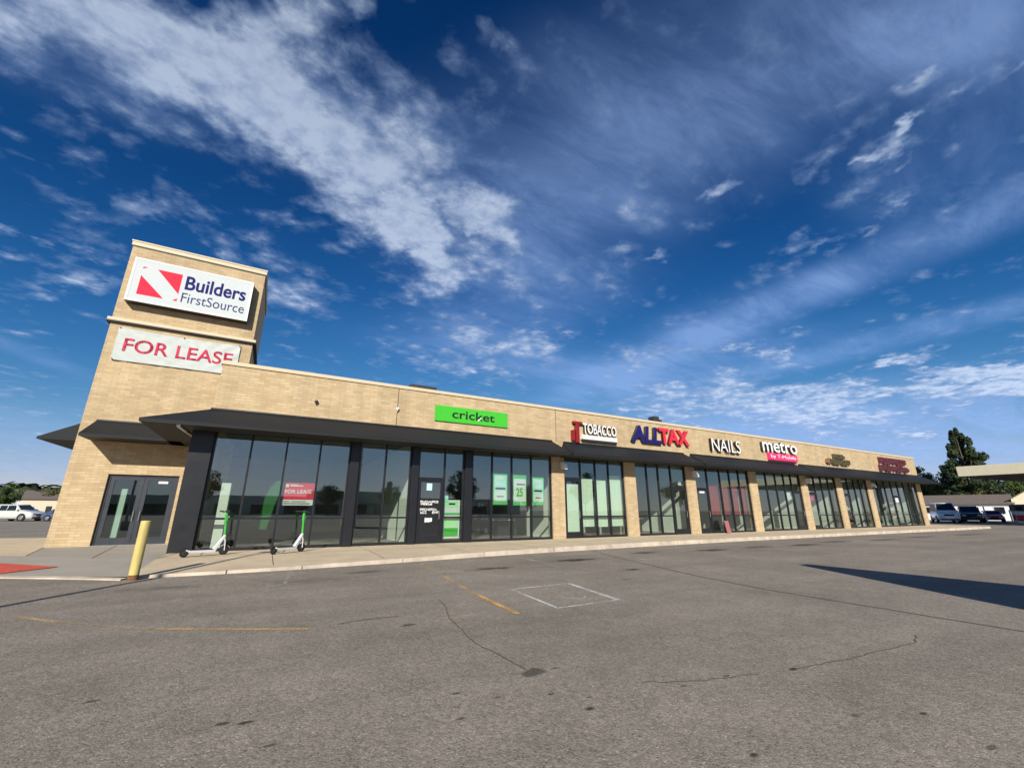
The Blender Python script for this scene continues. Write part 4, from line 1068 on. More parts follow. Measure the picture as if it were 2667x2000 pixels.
# decals on the phone shop door
m = MB(); m.box(5.34, 5.55, YG - .016, YG - .008, 2.06, 2.32); o = m.build('notice', 'cyanp'); tag(o, "small pale blue hours notice high on the black glass door", "notice")
dl = empty('door_lettering', (5.48, YG - .02, .9), label="rows of white vinyl lettering on the lower black glass door", cat="lettering")
for i, (z0, z1, a, b) in enumerate([(1.60, 1.68, 5.12, 5.84), (1.52, 1.59, 5.14, 5.60), (1.32, 1.40, 5.12, 5.78), (1.21, 1.30, 5.14, 5.4), (1.21, 1.30, 5.6, 5.86), (.90, 1.06, 5.32, 5.62)]):
    dk = MB(); glyph_row(dk, a, b, z0, z1, max(3, int((b - a) / .08)), 20 + i, YG - .02, .004)
    if i == 5: dk.box(5.33, 5.61, YG - .0215, YG - .0205, .93, 1.03)
    at(dk.build('lettering_row', 'whiteL'), dl)
m = MB(); m.box(5.08, 5.93, YG - .0155, YG - .0135, .44, 1.76); o = m.build('door_film', 'black'); tag(o, "black film behind the white lettering on the glass door", "window film")
m = MB(); m.box(-3.48, -3.2, TY0 + .105, TY0 + .112, 2.25, 2.33); o = m.build('notice', 'whiteL'); tag(o, "small white strip sticker at the top of the right tower door", "sticker")
# blinds in the tobacco bay
def panel_blind(x0, x1, z0, z1, label, y=YI + .02, mat='blind', cat='blind', name='window_blind', folds=10, amp=.012, group="pale blinds in the tobacco shop window"):
    m = MB(); n = folds * 4; vs = []
    for k, z in enumerate((z0, z1)):
        for i in range(n + 1):
            vs.append((x0 + (x1 - x0) * i / n, y + amp * math.sin(i * math.pi / 2), z))
    m.add(vs, [(i, i + 1, n + 2 + i, n + 1 + i) for i in range(n)], True)
    m2 = MB(); m2.box(x0, x1, y - .02, y + .03, z1, z1 + .03)
    r = empty(name, ((x0 + x1) / 2, y, z0), label=label, cat=cat, group=group)
    at(m.build('slats' if name == 'window_blind' else 'cloth', mat), r); at(m2.build('rail', 'return'), r)
    return r
panel_blind(12.84, 13.57, .62, 2.78, "pale hanging blind in the pane just right of the tobacco shop door")
panel_blind(13.74, 14.4, .6, 2.74, "pale hanging blind in the middle pane of the tobacco shop window")
panel_blind(14.6, 15.36, .62, 3.0, "pale hanging blind in the pane beside the second brick pillar")
m = MB(); m.box(11.93, 12.62, YG + .02, YG + .03, .40, 2.50); o = m.build('door_cover', 'blind'); tag(o, "white board covering the glass of the tobacco shop door", "board")
m = MB(); m.box(12.12, 12.4, YG + .012, YG + .018, 2.36, 2.46); o = m.build('notice', 'whiteL'); tag(o, "small white notice at the top of the board on the tobacco door", "notice")
for i, (a, b) in enumerate(((21.95, 22.95), (23.1, 23.85), (23.97, 24.75), (24.87, 25.5))):
    panel_blind(a, b, 1.12, 2.72, ("dark red curtain in the pane next to the nail salon door", "dark red curtain, second from the nail salon door", "dark red curtain, third from the nail salon door", "narrow dark red curtain beside the pillar right of the nail salon")[i], mat='curtain', cat='curtain', name='curtain', folds=7, amp=.04, y=YI + .08, group="dark red curtains in the nail salon window")
m = MB(); m.box(32.5, 33.15, YI, YI + .01, 2.02, 2.36); o = m.build('window_sign', 'magenta'); tag(o, "small magenta sign on the door right of the fifth brick pillar", "sign")
m = MB(); m.box(32.55, 32.85, YI, YI + .01, 2.45, 2.65); o = m.build('notice', 'whiteL'); tag(o, "small white sheet above the magenta door sign", "notice")
m = MB(); m.box(21.1, 21.5, YG - .016, YG - .008, 2.28, 2.44); o = m.build('notice', 'whiteL'); tag(o, "small white notice high on the nail salon door", "notice")
m = MB(); m.box(45.6, 46.1, YG - .016, YG - .008, 2.05, 2.4); o = m.build('notice', 'whiteL'); tag(o, "white square notice on the last shop's door", "notice")
m = MB(); m.box(29.9, 30.35, YI, YI + .01, 2.05, 2.5); o = m.build('notice', 'whiteL'); tag(o, "white square sheet in the phone shop pane left of its door", "notice")
m = MB(); m.box(19.55, 19.8, YI, YI + .01, 2.65, 2.9); o = m.build('notice', 'whiteL'); tag(o, "small white sheet over the tax office door", "notice")

def shelf(x, y, w, h, label, mat, n=4, goods=0, seed=0, cat='shelf'):
    r = empty('display_shelf', (x, y, .166), label=label, cat=cat)
    m = MB(); m.box(x, x + .03, y, y + .4, .166, .166 + h); at(m.build('side_panel', mat), r)
    m = MB(); m.box(x + w - .03, x + w, y, y + .4, .166, .166 + h); at(m.build('side_panel', mat), r)
    for k in range(n):
        z = .2 + (h - .1) * k / (n - 1)
        m = MB(); m.box(x + .031, x + w - .031, y, y + .4, z, z + .025); at(m.build('shelf', mat), r)
    if goods:
        rr = random.Random(seed)
        for kk, cm in enumerate(('whiteL', 'cyanp', 'red', 'ypaintsolid')):
            m = MB()
            for k in range(n - 1):
                z = .226 + (h - .1) * k / (n - 1); xx = x + .05 + kk * .05
                while xx < x + w - .2:
                    hh = rr.uniform(.12, .26)
                    if rr.random() < .45: m.box(xx, xx + .1, y + .05 + kk * .01, y + .3, z, z + hh)
                    xx += .22
            if m.v: at(m.build('goods', cm), r)
    return r
M['ypaintsolid'] = pmat("amber packaging", (0.5, 0.25, 0.04), 0.5)
shelf(38.1, 17.2, 2.4, 1.9, "stocked display shelf behind the seventh bay's glass", 'dark', goods=1, seed=2)
shelf(42.6, 17.3, 2.4, 1.8, "stocked shelf on the left inside the last shop", 'drywall', goods=1, seed=3)
shelf(47.2, 17.3, 2.2, 1.9, "stocked shelf on the right inside the last shop", 'drywall', goods=1, seed=4)
shelf(33.6, 18.6, 2.2, 1.3, "low dark shelf inside the shop with the magenta door sign", 'dark', goods=1, seed=5)
shelf(7.5, 20.4, 2.8, 2.0, "dark display rack deep inside the phone shop", 'dark', goods=1, seed=6)
def desk(x, y, w, label, mat):
    r = empty('counter_desk', (x, y, .166), label=label, cat='desk')
    m = MB(); m.box(x, x + w, y, y + .6, .9, .94); at(m.build('top', 'whiteL', bevel=.005), r)
    m = MB(); m.box(x + .04, x + w - .04, y + .06, y + .56, .166, .898); at(m.build('body', mat), r)
    return r
desk(9.2, 17.6, .9, "small counter with pale top behind the poster with 25", 'dark')
desk(16.8, 17.6, 1.3, "reception desk with pale top inside the tax office", 'wood')
desk(27.8, 18.0, 1.7, "long counter inside the phone shop with magenta sign outside", 'dark')
desk(21.3, 18.6, 1.6, "dark reception desk in the nail salon", 'wood')
desk(-.9, 21.5, 1.3, "dark desk left behind in the empty corner unit", 'wood')
# pink poster stand outside the nail salon
r = empty('floor_sign', (22.55, 15.8, .15), label="small pink A-frame floor sign before the nail salon", cat="sign")
m = MB(); m.add([(22.45, 15.66, .17), (22.8, 15.66, .17), (22.8, 15.78, .80), (22.45, 15.78, .80), (22.45, 15.68, .17), (22.8, 15.68, .17), (22.8, 15.80, .80), (22.45, 15.80, .80)], [(0, 1, 2, 3), (4, 7, 6, 5), (0, 4, 5, 1), (1, 5, 6, 2), (2, 6, 7, 3), (3, 7, 4, 0)])
M['pink'] = pmat("pink print", (0.30, 0.11, 0.11), 0.6); at(m.build('front_panel', 'pink'), r)
m = MB(); m.add([(22.45, 15.97, .17), (22.8, 15.97, .17), (22.8, 15.83, .80), (22.45, 15.83, .80), (22.45, 15.95, .17), (22.8, 15.95, .17), (22.8, 15.81, .80), (22.45, 15.81, .80)], [(0, 1, 2, 3), (4, 7, 6, 5), (0, 4, 5, 1), (1, 5, 6, 2), (3, 7, 4, 0)])
at(m.build('back_panel', 'return'), r)

# ================================================================ bollard
bo = empty('bollard', (-2.04, 11.60, 0), label="leaning-look yellow steel bollard with rusty foot at the kerb corner", cat="bollard")
m = MB(); m.lathe([(.085, 0), (.085, 1.09), (.080, 1.115), (.0, 1.12)], (0, 0, 0), 28); m.build('post', 'yellow', bo)
m = MB(); m.lathe([(.0875, 0), (.0875, .06), (.0862, .085), (.0858, .10)], (0, 0, 0), 28); m.build('rusty_foot', 'rust', bo)
bo['label'] = "yellow steel pipe bollard with rusty foot standing at the kerb corner"

# ================================================================ electric scooters
def make_scooter():
    r = empty('electric_scooter', (0, 0, 0))
    # built along +X: rear wheel at x=0, front wheel at x=.92
    def wheel(x, rad):
        w_ = MB(); w_.lathe([(rad - .03, -.022), (rad - .006, -.026), (rad, -.012), (rad, .012), (rad - .006, .026), (rad - .03, .022)], (x, 0, rad), 28, 'y')
        wo = w_.build('wheel', 'rubber', r)
        h = MB(); h.lathe([(0, -.025), (.03, -.025), (rad - .045, -.016), (rad - .029, -.02), (rad - .029, .02), (rad - .045, .016), (.03, .025), (0, .025)], (x, 0, rad), 20, 'y'); h.build('hub', 'dark', wo)
    wheel(.0, .10); wheel(.92, .12)
    d = MB(); d.prism([(.10, .105), (.66, .085), (.70, .10), (.70, .155), (.10, .165), (.02, .19), (.02, .16)], 'y', -.075, .075); d.build('deck', 'swhite', r, bevel=.008)
    d = MB(); d.box(.12, .64, -.068, .068, .1665, .172); d.build('foot_mat', 'rubber', r)
    f = MB()
    for k in range(7):
        a0, a1 = math.radians(20 + k * 18), math.radians(38 + k * 18)
        f.add([(-math.cos(a0) * .125, -.035, .10 + math.sin(a0) * .125), (-math.cos(a1) * .125, -.035, .10 + math.sin(a1) * .125), (-math.cos(a1) * .125, .035, .10 + math.sin(a1) * .125), (-math.cos(a0) * .125, .035, .10 + math.sin(a0) * .125)], [(0, 1, 2, 3)])
    f.build('rear_fender', 'rubber', r)
    f = MB()
    for k in range(6):
        a0, a1 = math.radians(25 + k * 18), math.radians(43 + k * 18)
        f.add([(.92 + math.cos(a0) * .145, -.04, .12 + math.sin(a0) * .145), (.92 + math.cos(a1) * .145, -.04, .12 + math.sin(a1) * .145), (.92 + math.cos(a1) * .145, .04, .12 + math.sin(a1) * .145), (.92 + math.cos(a0) * .145, .04, .12 + math.sin(a0) * .145)], [(0, 1, 2, 3)])
    f.build('front_fender', 'swhite', r)
    n = MB(); n.add([(.60, -.05, .11), (.60, .05, .11), (.70, .05, .10), (.70, -.05, .10), (.845, -.035, .50), (.845, .035, .50), (.905, .035, .50), (.905, -.035, .50), (.66, -.05, .17), (.66, .05, .17)],
                    [(0, 1, 2, 3), (4, 7, 6, 5), (0, 3, 7, 4), (3, 2, 6, 7), (2, 1, 5, 6), (1, 0, 4, 5)]); n.build('neck', 'swhite', r, bevel=.012)
    k = MB()
    for s in (-1, 1): k.path([(.92, s * .04, .12), (.90, s * .04, .34), (.875, s * .02, .44)], .014)
    k.tube((.88, 0, .40), (.868, 0, .52), .034, n=16); k.build('fork', 'swhite', r)
    s = MB(); s.tube((.868, 0, .52), (.80, 0, 1.10), .030, .026, 16); s.build('stem', 'lime', r)
    s = MB(); s.prism([(.80, .86), (.86, .90), (.83, 1.08), (.775, 1.06)], 'y', -.035, .035); s.build('battery_case', 'lime', r, bevel=.012)
    hb = MB(); hb.path([(.74, -.27, 1.13), (.79, -.12, 1.13), (.80, 0, 1.12), (.79, .12, 1.13), (.74, .27, 1.13)], .013); h = hb.build('handlebar', 'dark', r)
    for sg_ in (-1, 1):
        g_ = MB(); g_.tube((.77, sg_ * .17, 1.13), (.735, sg_ * .285, 1.13), .019, n=12); g_.build('grip', 'rubber', h)
        g_ = MB(); g_.path([(.79, sg_ * .15, 1.12), (.83, sg_ * .18, 1.11), (.80, sg_ * .26, 1.10)], .006, 6); g_.build('brake_lever', 'dark', h)
    g_ = MB(); g_.box(.775, .865, -.05, .05, 1.125, 1.175); g_.build('display', 'dark', r, bevel=.012)
    g_ = MB(); g_.lathe([(0, 0), (.022, 0), (.026, -.012), (0, -.014)], (.868, 0, .985), 12, 'y'); g_.build('headlight', 'lamp', r)
    ks = MB(); ks.path([(.50, .07, .10), (.44, .16, .01)], .009); ks.build('kickstand', 'dark', r)
    return r
sc1 = make_scooter()
sc2 = copy_tree(sc1)
for o, a, b, lab in ((sc1, (-1.62, 14.42), (-.70, 14.85), "green and white electric scooter parked nearest the dark corner column"), (sc2, (.42, 14.22), (1.27, 14.88), "green and white electric scooter parked in front of the red window sign")):
    o.location = (a[0], a[1], .152); o.rotation_euler = (math.radians(4), 0, math.atan2(b[1] - a[1], b[0] - a[0]))
    tag(o, lab, "scooter", "rental scooters left on the sidewalk")
# turn the handlebars across a little: front assemblies keep their pose; the two differ by heading only

# ================================================================ cars
def loft(mb, secs, close=True):
    """secs: list of rings (same vertex count); skin them and cap both ends"""
    n = len(secs[0]); vs = [p for s in secs for p in s]; fs = []
    for k in range(len(secs) - 1):
        for i in range(n):
            j = (i + 1) % n
            fs.append((k * n + i, k * n + j, (k + 1) * n + j, (k + 1) * n + i))
    fs.append(tuple(range(n))[::-1]); fs.append(tuple(range((len(secs) - 1) * n, len(secs) * n)))
    mb.add(vs, fs, True)

def make_car(paint, kind='suv'):
    """car along +X (nose at +X), wheels on z=0"""
    r = empty('parked_car', (0, 0, 0))
    if kind == 'suv':   L_, W_, H_, hood, belt, rw, wb = 4.9, 1.95, 1.82, 1.12, 1.12, .38, 2.9; roof = [(-2.35, 1.15), (-2.25, 1.74), (-1.8, 1.82), (.35, 1.80), (1.05, 1.18)]
    elif kind == 'van': L_, W_, H_, hood, belt, rw, wb = 5.3, 2.05, 2.35, 1.30, 1.25, .36, 3.2; roof = [(-2.6, 1.2), (-2.58, 2.25), (-2.3, 2.35), (1.1, 2.32), (1.95, 1.35)]
    else:               L_, W_, H_, hood, belt, rw, wb = 4.6, 1.82, 1.45, .92, .95, .33, 2.7; roof = [(-1.75, .98), (-1.05, 1.40), (-.6, 1.45), (.35, 1.43), (1.15, .96)]
    h2 = W_ / 2
    # lower body: sections along x
    xs = [-L_ / 2, -L_ / 2 + .12, -L_ / 2 + .5, -.6, .6, L_ / 2 - 1.0, L_ / 2 - .35, L_ / 2 - .08, L_ / 2]
    tops = [belt - .28, belt - .04, belt, belt, belt, hood, hood - .10, hood - .26, hood - .42]
    ws = [.84, .94, 1, 1, 1, .99, .95, .88, .80]
    secs = []
    for x, zt, wf in zip(xs, tops, ws):
        w_ = h2 * wf; zb = .26
        secs.append([(x, -w_ * .93, zb), (x, -w_, zb + .22), (x, -w_, zt - .22), (x, -w_ * .93, zt - .04), (x, -w_ * .80, zt), (x, w_ * .80, zt), (x, w_ * .93, zt - .04), (x, w_, zt - .22), (x, w_, zb + .22), (x, w_ * .93, zb)])
    m = MB(); loft(m, secs)
    # cabin: painted roof and pillars
    cb = []
    for x, z in roof:
        base = z <= belt + .12
        ww = h2 * (.90 if base else .72)
        cb.append((x, z, ww))
    rs = []
    for x, z, ww in cb: rs.append([(x, -h2 * .90, belt - .05), (x, -ww, z), (x, ww, z), (x, h2 * .90, belt - .05)])
    loft(m, rs)
    body = m.build('body', paint, r)
    # glass: side panes, windscreen, back window set 6 mm proud
    g = MB(); e = .006
    def lerp(a, b, t): return a + (b - a) * t
    x0, x1, x2, x3 = roof[0][0], roof[1][0], roof[-2][0], roof[-1][0]; zr = roof[2][1]
    for s in (-1, 1):
        wt, wb_ = h2 * .745, h2 * .885
        zt, zb = zr - .13, belt + .03
        A = lerp(x0, x1, .85) + .12; 
        for a, b in ((A, lerp(A, x2, .34) - .04), (lerp(A, x2, .34) + .03, lerp(A, x2, .68) - .04), (lerp(A, x2, .68) + .03, x2 - .02)):
            bot_b = b + (.40 if b > x2 - .1 else 0)
            g.add([(a, s * (wb_ + e), zb), (bot_b, s * (wb_ + e), zb), (b, s * (wt + e), zt), (a, s * (wt + e), zt)], [(0, 1, 2, 3)])
    zt, zb = zr - .05, belt + .06
    g.add([(lerp(x3, x2, .1) + .02, -h2 * .80, lerp(roof[-1][1], zr, .1)), (lerp(x3, x2, .1) + .02, h2 * .80, lerp(roof[-1][1], zr, .1)), (lerp(x3, x2, .9) + .02, h2 * .68, lerp(roof[-1][1], roof[-2][1], .9) + .005), (lerp(x3, x2, .9) + .02, -h2 * .68, lerp(roof[-1][1], roof[-2][1], .9) + .005)], [(0, 1, 2, 3)])
    g.add([(lerp(x0, x1, .15) - .02, -h2 * .78, lerp(roof[0][1], roof[1][1], .15)), (lerp(x0, x1, .15) - .02, h2 * .78, lerp(roof[0][1], roof[1][1], .15)), (lerp(x0, x1, .85) - .02, h2 * .70, lerp(roof[0][1], roof[1][1], .85)), (lerp(x0, x1, .85) - .02, -h2 * .70, lerp(roof[0][1], roof[1][1], .85))], [(0, 1, 2, 3)])
    g.build('window_glass', 'carglass', r)
    for x in (-wb / 2, wb / 2):
        for s in (-1, 1):
            arch = MB(); arch.lathe([(0, 0), (rw + .07, 0), (rw + .07, s * .012), (0, s * .012)], (x, s * (h2 - .0), rw + .02), 22, 'y'); arch.build('wheel_arch', 'rubber', r)
            w_ = MB(); y = s * (h2 - .09)
            w_.lathe([(rw * .62, -.11), (rw - .03, -.11), (rw, -.08), (rw, .08), (rw - .03, .11), (rw * .62, .11)], (x, y + s * .02, rw), 22, 'y'); wo = w_.build('wheel', 'rubber', r)
            q = MB(); q.lathe([(0, s * .12), (.07, s * .125), (rw * .5, s * .10), (rw * .62, s * .115), (rw * .62, s * .04)], (x, y + s * .02, rw), 20, 'y'); q.build('rim', 'rim', wo)
    xf = L_ / 2
    for s in (-1, 1):
        q = MB(); q.box(xf - .16, xf - .02, s * h2 * .62 - .16, s * h2 * .62 + .16, hood - .46, hood - .28); q.build('headlight', 'lamp', r, bevel=.02)
        q = MB(); q.box(-xf - .004, -xf + .1, s * h2 * .66 - .10, s * h2 * .66 + .10, belt - .52, belt - .26); q.build('tail_light', 'tail', r, bevel=.02)
        q = MB(); q.box(.78, .95, s * (h2 + .02) - .06, s * (h2 + .02) + .09 * s + .0 if s > 0 else s * (h2 + .02) + .06, belt + .0, belt + .14) if False else q.box(.80, .94, min(s * (h2 - .04), s * (h2 + .15)), max(s * (h2 - .04), s * (h2 + .15)), belt + .02, belt + .16); q.build('mirror', paint, r, bevel=.02)
    q = MB(); q.box(xf - .10, xf + .012, -h2 * .42, h2 * .42, hood - .52, hood - .34); q.build('grille', 'rubber', r)
    q = MB(); q.box(xf - .14, xf + .02, -h2 * .78, h2 * .78, .30, .46); q.build('bumper', 'dark', r, bevel=.02)
    q = MB(); q.box(-xf - .02, -xf + .14, -h2 * .82, h2 * .82, .30, .48); q.build('bumper', 'dark', r, bevel=.02)
    return r

cars = [
 ('pearl', 'suv', (-25.6, 75.6), -27, "pale pearl coloured SUV parked in full view left of the tower", 1.06),
 ('bluecar', 'sedan', (-20.6, 73.4), -27, "slate blue sedan half hidden by the tower's left edge, beside the pale SUV", 1.0),
 ('darkcar', 'suv', (-34.2, 86), -27, "charcoal SUV cut by the left picture edge behind the pale SUV", 1.0),
 ('whitecar', 'sedan', (-25.5, 92), -20, "white sedan in the row behind, seen over the slate blue sedan", 1.0),
 ('silver', 'sedan', (-32, 98), -20, "silver sedan in the far row behind the pale SUV", 1.0),
 ('whitecar', 'van', (73.8, 21.6), 205, "white van facing the camera just past the far end of the shops", 1.0),
 ('darkcar', 'suv', (78.2, 20.5), 198, "charcoal SUV nose-on under the fuel canopy, between the white van and red car", 1.08),
 ('bluecar', 'sedan', (84.5, 21.9), 190, "slate blue sedan behind the charcoal SUV by the fuel canopy", 1.0),
 ('redcar', 'sedan', (84.2, 19.9), 196, "red sedan facing the camera beside the fuel pumps", 1.0),
]
for paint, kind, loc, rz, lab, s in cars:
    c_ = make_car(paint, kind)
    c_.location = (loc[0], loc[1], 0.0); c_.rotation_euler = (0, 0, math.radians(rz)); c_.scale = (s, s, s)
    tag(c_, lab, 'van' if kind == 'van' else 'car', "cars parked beyond the shops")

# ================================================================ trees
def tree_mesh(h, rw, crown0, leafmat, seed, kind='round', leaves=2600, leaf=.30):
    r = random.Random(seed)
    root = empty('tree', (0, 0, 0))
    t = MB()
    segs = 6; pts = []
    for i in range(segs + 1):
        u = i / segs; pts.append(Vector((math.sin(u * 3 + seed) * .12 * u * h * .12, math.cos(u * 2 + seed) * .1 * u, u * h * (.92 if kind == 'conifer' else .72))))
    for i in range(segs):
        t.tube(pts[i], pts[i + 1], .035 * h * .55 * (1 - i / (segs + 1)), .035 * h * .55 * (1 - (i + 1) / (segs + 1)), 8)
    cl = []
    nc = 46
    for k in range(nc):
        if kind == 'conifer':
            u = (k + r.random()) / nc; z = crown0 + (h - crown0) * u; rad = rw * (1 - u) ** .42 * r.uniform(.45, 1.05) + .15
            a = r.uniform(0, 6.283); c = Vector((math.cos(a) * rad * .75, math.sin(a) * rad * .75, z)); s = Vector((rw * .30 * (1.15 - u), rw * .30 * (1.15 - u), (h - crown0) * .058))
        else:
            a = r.uniform(0, 6.283); v = r.uniform(-1, 1); q = r.random() ** .45
            zc = (crown0 + h) / 2; hz = (h - crown0) / 2
            rr = math.sqrt(max(0, 1 - v * v)) * (1 if v > -.3 else .85)
            c = Vector((math.cos(a) * rr * rw * q * .86, math.sin(a) * rr * rw * q * .86, zc + v * hz * .86 * q)); z_ = r.uniform(.16, .30)
            s = Vector((rw * z_, rw * z_, hz * z_ * .85))
        cl.append((c, s))
        if k % 4 == 0:
            b0 = pts[min(segs - 1, 2 + k % 4)]; t.tube(b0, c * 1.0, .012 * h * .5, .004 * h, 5)
    t.build('trunk', 'bark', root)
    m = MB()
    per = leaves // nc
    for c, s in cl:
        for _ in range(per):
            d = Vector((r.gauss(0, 1), r.gauss(0, 1), r.gauss(0, 1))); d.normalize(); d *= r.random() ** .4
            p = c + Vector((d.x * s.x, d.y * s.y, d.z * s.z)) * 1.25
            n = (d + Vector((r.uniform(-.7, .7), r.uniform(-.7, .7), r.uniform(-.2, .9)))).normalized()
            tq = n.orthogonal().normalized(); tq = Matrix.Rotation(r.uniform(0, 6.28), 3, n) @ tq; b = n.cross(tq)
            L_ = leaf * r.uniform(.6, 1.3); W_ = L_ * r.uniform(.45, .8)
            m.add([p - tq * L_ * .5, p + b * W_ * .5, p + tq * L_ * .5, p - b * W_ * .5], [(0, 1, 2, 3)])
    m.build('crown', leafmat, root)
    return root
def place(t, x, y, rz, s, lab, sz=None, group=None, cat='tree'):
    t.location = (x, y, 0); t.rotation_euler = (0, 0, rz); t.scale = (s, s, sz or s); return tag(t, lab, cat, group)

tA = tree_mesh(15.2, 4.2, 3.6, 'leafdark', 4, 'conifer', 15000, .44)
place(tA, 107, 26.8, 0, 1, "tall dark evergreen rising above the fuel canopy and the other trees")
tB = tree_mesh(9.0, 3.6, 2.0, 'leaf', 9, 'round', 5000, .40)
tC = tree_mesh(7.2, 3.4, 1.6, 'leafolive', 12, 'round', 4200, .38)
place(tB, 113, 34.5, 0, 1.1, "bushy green tree right behind the far end of the shops", group="trees beyond the shops")
right = [(112, 30.2, 1.0, "green tree between the shop corner tree and the tall evergreen"), (120, 24.5, .93, "green tree under the left corner of the fuel canopy"), (124, 21.5, .85, "second green tree seen under the fuel canopy"),
         (126, 27.3, .9, "green tree directly behind the tall evergreen's trunk"), (118, 18.0, .95, "low green tree near the right picture edge"), (118, 38.5, 1.1, "leafy tree mostly hidden behind the last shop")]
for i, (x, y, s, lab) in enumerate(right):
    src = tB if i % 2 else tC
    if i == 0: c_ = tC
    else: c_ = copy_tree(src)
    place(c_, x, y, i * 1.3, s * (1.15 if c_.children and src is tC else 1.0), lab, group="trees beyond the shops")
left = [(-33.5, 128, 1.0, "olive green tree just left of the tower's foot"), (-27.5, 122, .95, "dark green tree touching the tower's left edge"), (-45, 150, 1.0, "olive tree behind the pale SUV"), (-57, 160, .9, "green tree near the left picture edge"),
        (-68, 172, 1.1, "tree furthest left in the view"), (-39, 172, 1.2, "rounded tree far behind the white house")]
for i, (x, y, s, lab) in enumerate(left):
    place(copy_tree(tC if i % 2 == 0 else tB), x, y, i * 2.1, s * .98, lab, group="trees beyond the left parking lot")
# behind the camera: what the shop glass mirrors
back = [(-30, -70, 1.0), (-12, -78, 1.2), (14, -84, 1.1), (46, -76, 1.3), (60, -66, 1.2), (84, -72, 1.4), (110, -60, 1.5), (30, -90, 1.0)]
nm = ["first", "second", "third", "fourth", "fifth", "sixth", "seventh", "eighth"]
for i, (x, y, s) in enumerate(back):
    place(copy_tree(tB if i % 2 else tC), x, y, i, s, "tree across the street mirrored in the shop windows", group="trees across the street")

# low hills and far woods
def ridge(name, x0, y0, x1, y1, h, d, mat, seed, n=60, kind='structure'):
    m = MB(); r = random.Random(seed); vs = []
    dx, dy = x1 - x0, y1 - y0; L_ = math.hypot(dx, dy); nx, ny = -dy / L_ * d, dx / L_ * d
    for k in range(5):
        for i in range(n + 1):
            u = i / n; prof = (0, .55, 1, .8, 0)[k] * h * (.6 + .55 * noise.noise(Vector((u * 7, k * .4, seed))) + .25 * noise.noise(Vector((u * 25, k, seed)))) * min(1, u * 8, (1 - u) * 8 + .15)
            vs.append((x0 + dx * u + nx * (k - 2) * .25, y0 + dy * u + ny * (k - 2) * .25, max(0, prof) - (.1 if k in (0, 4) else 0)))
    m.add(vs, [(k * (n + 1) + i, k * (n + 1) + i + 1, (k + 1) * (n + 1) + i + 1, (k + 1) * (n + 1) + i) for k in range(4) for i in range(n)], True)
    return tag(m.build(name, mat), kind=kind)
ridge('hills', -1900, 2300, -300, 2600, 120, 900, 'farhill', 3)
ridge('hills', 1900, 500, 2300, 100, 30, 500, 'farhill', 5)
def woods(name, x0, y0, x1, y1, dep, h, n, seed, mat='leaf'):
    r = random.Random(seed); m = MB()
    for i in range(n):
        u = r.random(); v = r.random(); x = x0 + (x1 - x0) * u; y = y0 + (y1 - y0) * u; L_ = math.hypot(x1 - x0, y1 - y0)
        x += -(y1 - y0) / L_ * dep * v; y += (x1 - x0) / L_ * dep * v
        hh = h * r.uniform(.55, 1.1); rw = hh * r.uniform(.35, .55)
        for k in range(46):
            d = Vector((r.gauss(0, 1), r.gauss(0, 1), r.gauss(0, 1))).normalized() * r.random() ** .35
            p = Vector((x + d.x * rw, y + d.y * rw, hh * .55 + d.z * hh * .48)); nrm = (d + Vector((0, 0, .4))).normalized(); tq = nrm.orthogonal().normalized(); b = nrm.cross(tq); s = hh * r.uniform(.10, .2)
            m.add([p - tq * s, p - b * s, p + tq * s, p + b * s], [(0, 1, 2, 3)])
    return tag(m.build(name, mat), "dense band of distant low treetops along the horizon", 'woods', kind='stuff')
woods('distant_woods', -150, 260, -52, 290, 60, 13, 260, 4, 'hill')
woods('distant_woods', 150, 60, 172, 14, 30, 9.5, 130, 6, 'leaf')

# ================================================================ houses
def house(x, y, rz, w, d, h, rh, wall, label, door=True, win=3, name='house', cat='house', gable=False):
    r = empty(name, (x, y, 0), rz, label, cat)
    m = MB(); m.box(-w / 2, w / 2, 0, d, 0, h)
    if True: m.add([(-w / 2, 0, h), (-w / 2, d, h), (-w / 2, d / 2, h + rh), (w / 2, 0, h), (w / 2, d, h), (w / 2, d / 2, h + rh)], [(0, 1, 2), (3, 5, 4), (0, 2, 5, 3), (1, 4, 5, 2)])
    m.build('wall', wall, r)
    rf_ = MB(); o_ = .4; t_ = .12
    for s0, s1 in ((-o_, d / 2), (d + o_, d / 2)):
        z0 = h - rh * o_ / (d / 2)
        rf_.add([(-w / 2 - o_, s0, z0 + .03), (w / 2 + o_, s0, z0 + .03), (w / 2 + o_, s1, h + rh + .03), (-w / 2 - o_, s1, h + rh + .03), (-w / 2 - o_, s0, z0 + .03 + t_), (w / 2 + o_, s0, z0 + .03 + t_), (w / 2 + o_, s1, h + rh + .03 + t_), (-w / 2 - o_, s1, h + rh + .03 + t_)],
                [(0, 1, 2, 3), (4, 7, 6, 5), (0, 4, 5, 1), (1, 5, 6, 2), (3, 2, 6, 7), (0, 3, 7, 4)])
    rf_.build('roof', 'shingle', r)
    for i in range(win):
        xx = -w / 2 + w * (i + .5) / win
        if door and i == win // 2:
            q = MB(); q.box(xx - .5, xx + .5, -.03, .02, .0, 2.1); q.build('door', 'dark', r)
        else:
            q = MB(); q.box(xx - .62, xx + .62, -.04, .01, .95, 2.05); f_ = q.build('window', 'whitew', r)
            q = MB(); q.box(xx - .54, xx + .54, -.055, -.042, 1.03, 1.97); q.build('pane', 'carglass', f_)
    return r
def rzface(x, y): # turn the front towards the street side where the camera stands
    return math.atan2(x, -y) if False else math.atan2(-x, y) 
house(95.5, 28.5, math.radians(-76), 16, 7, 2.5, 1.25, 'whitew', "long low white house with brown grey roof behind the white van", win=6)
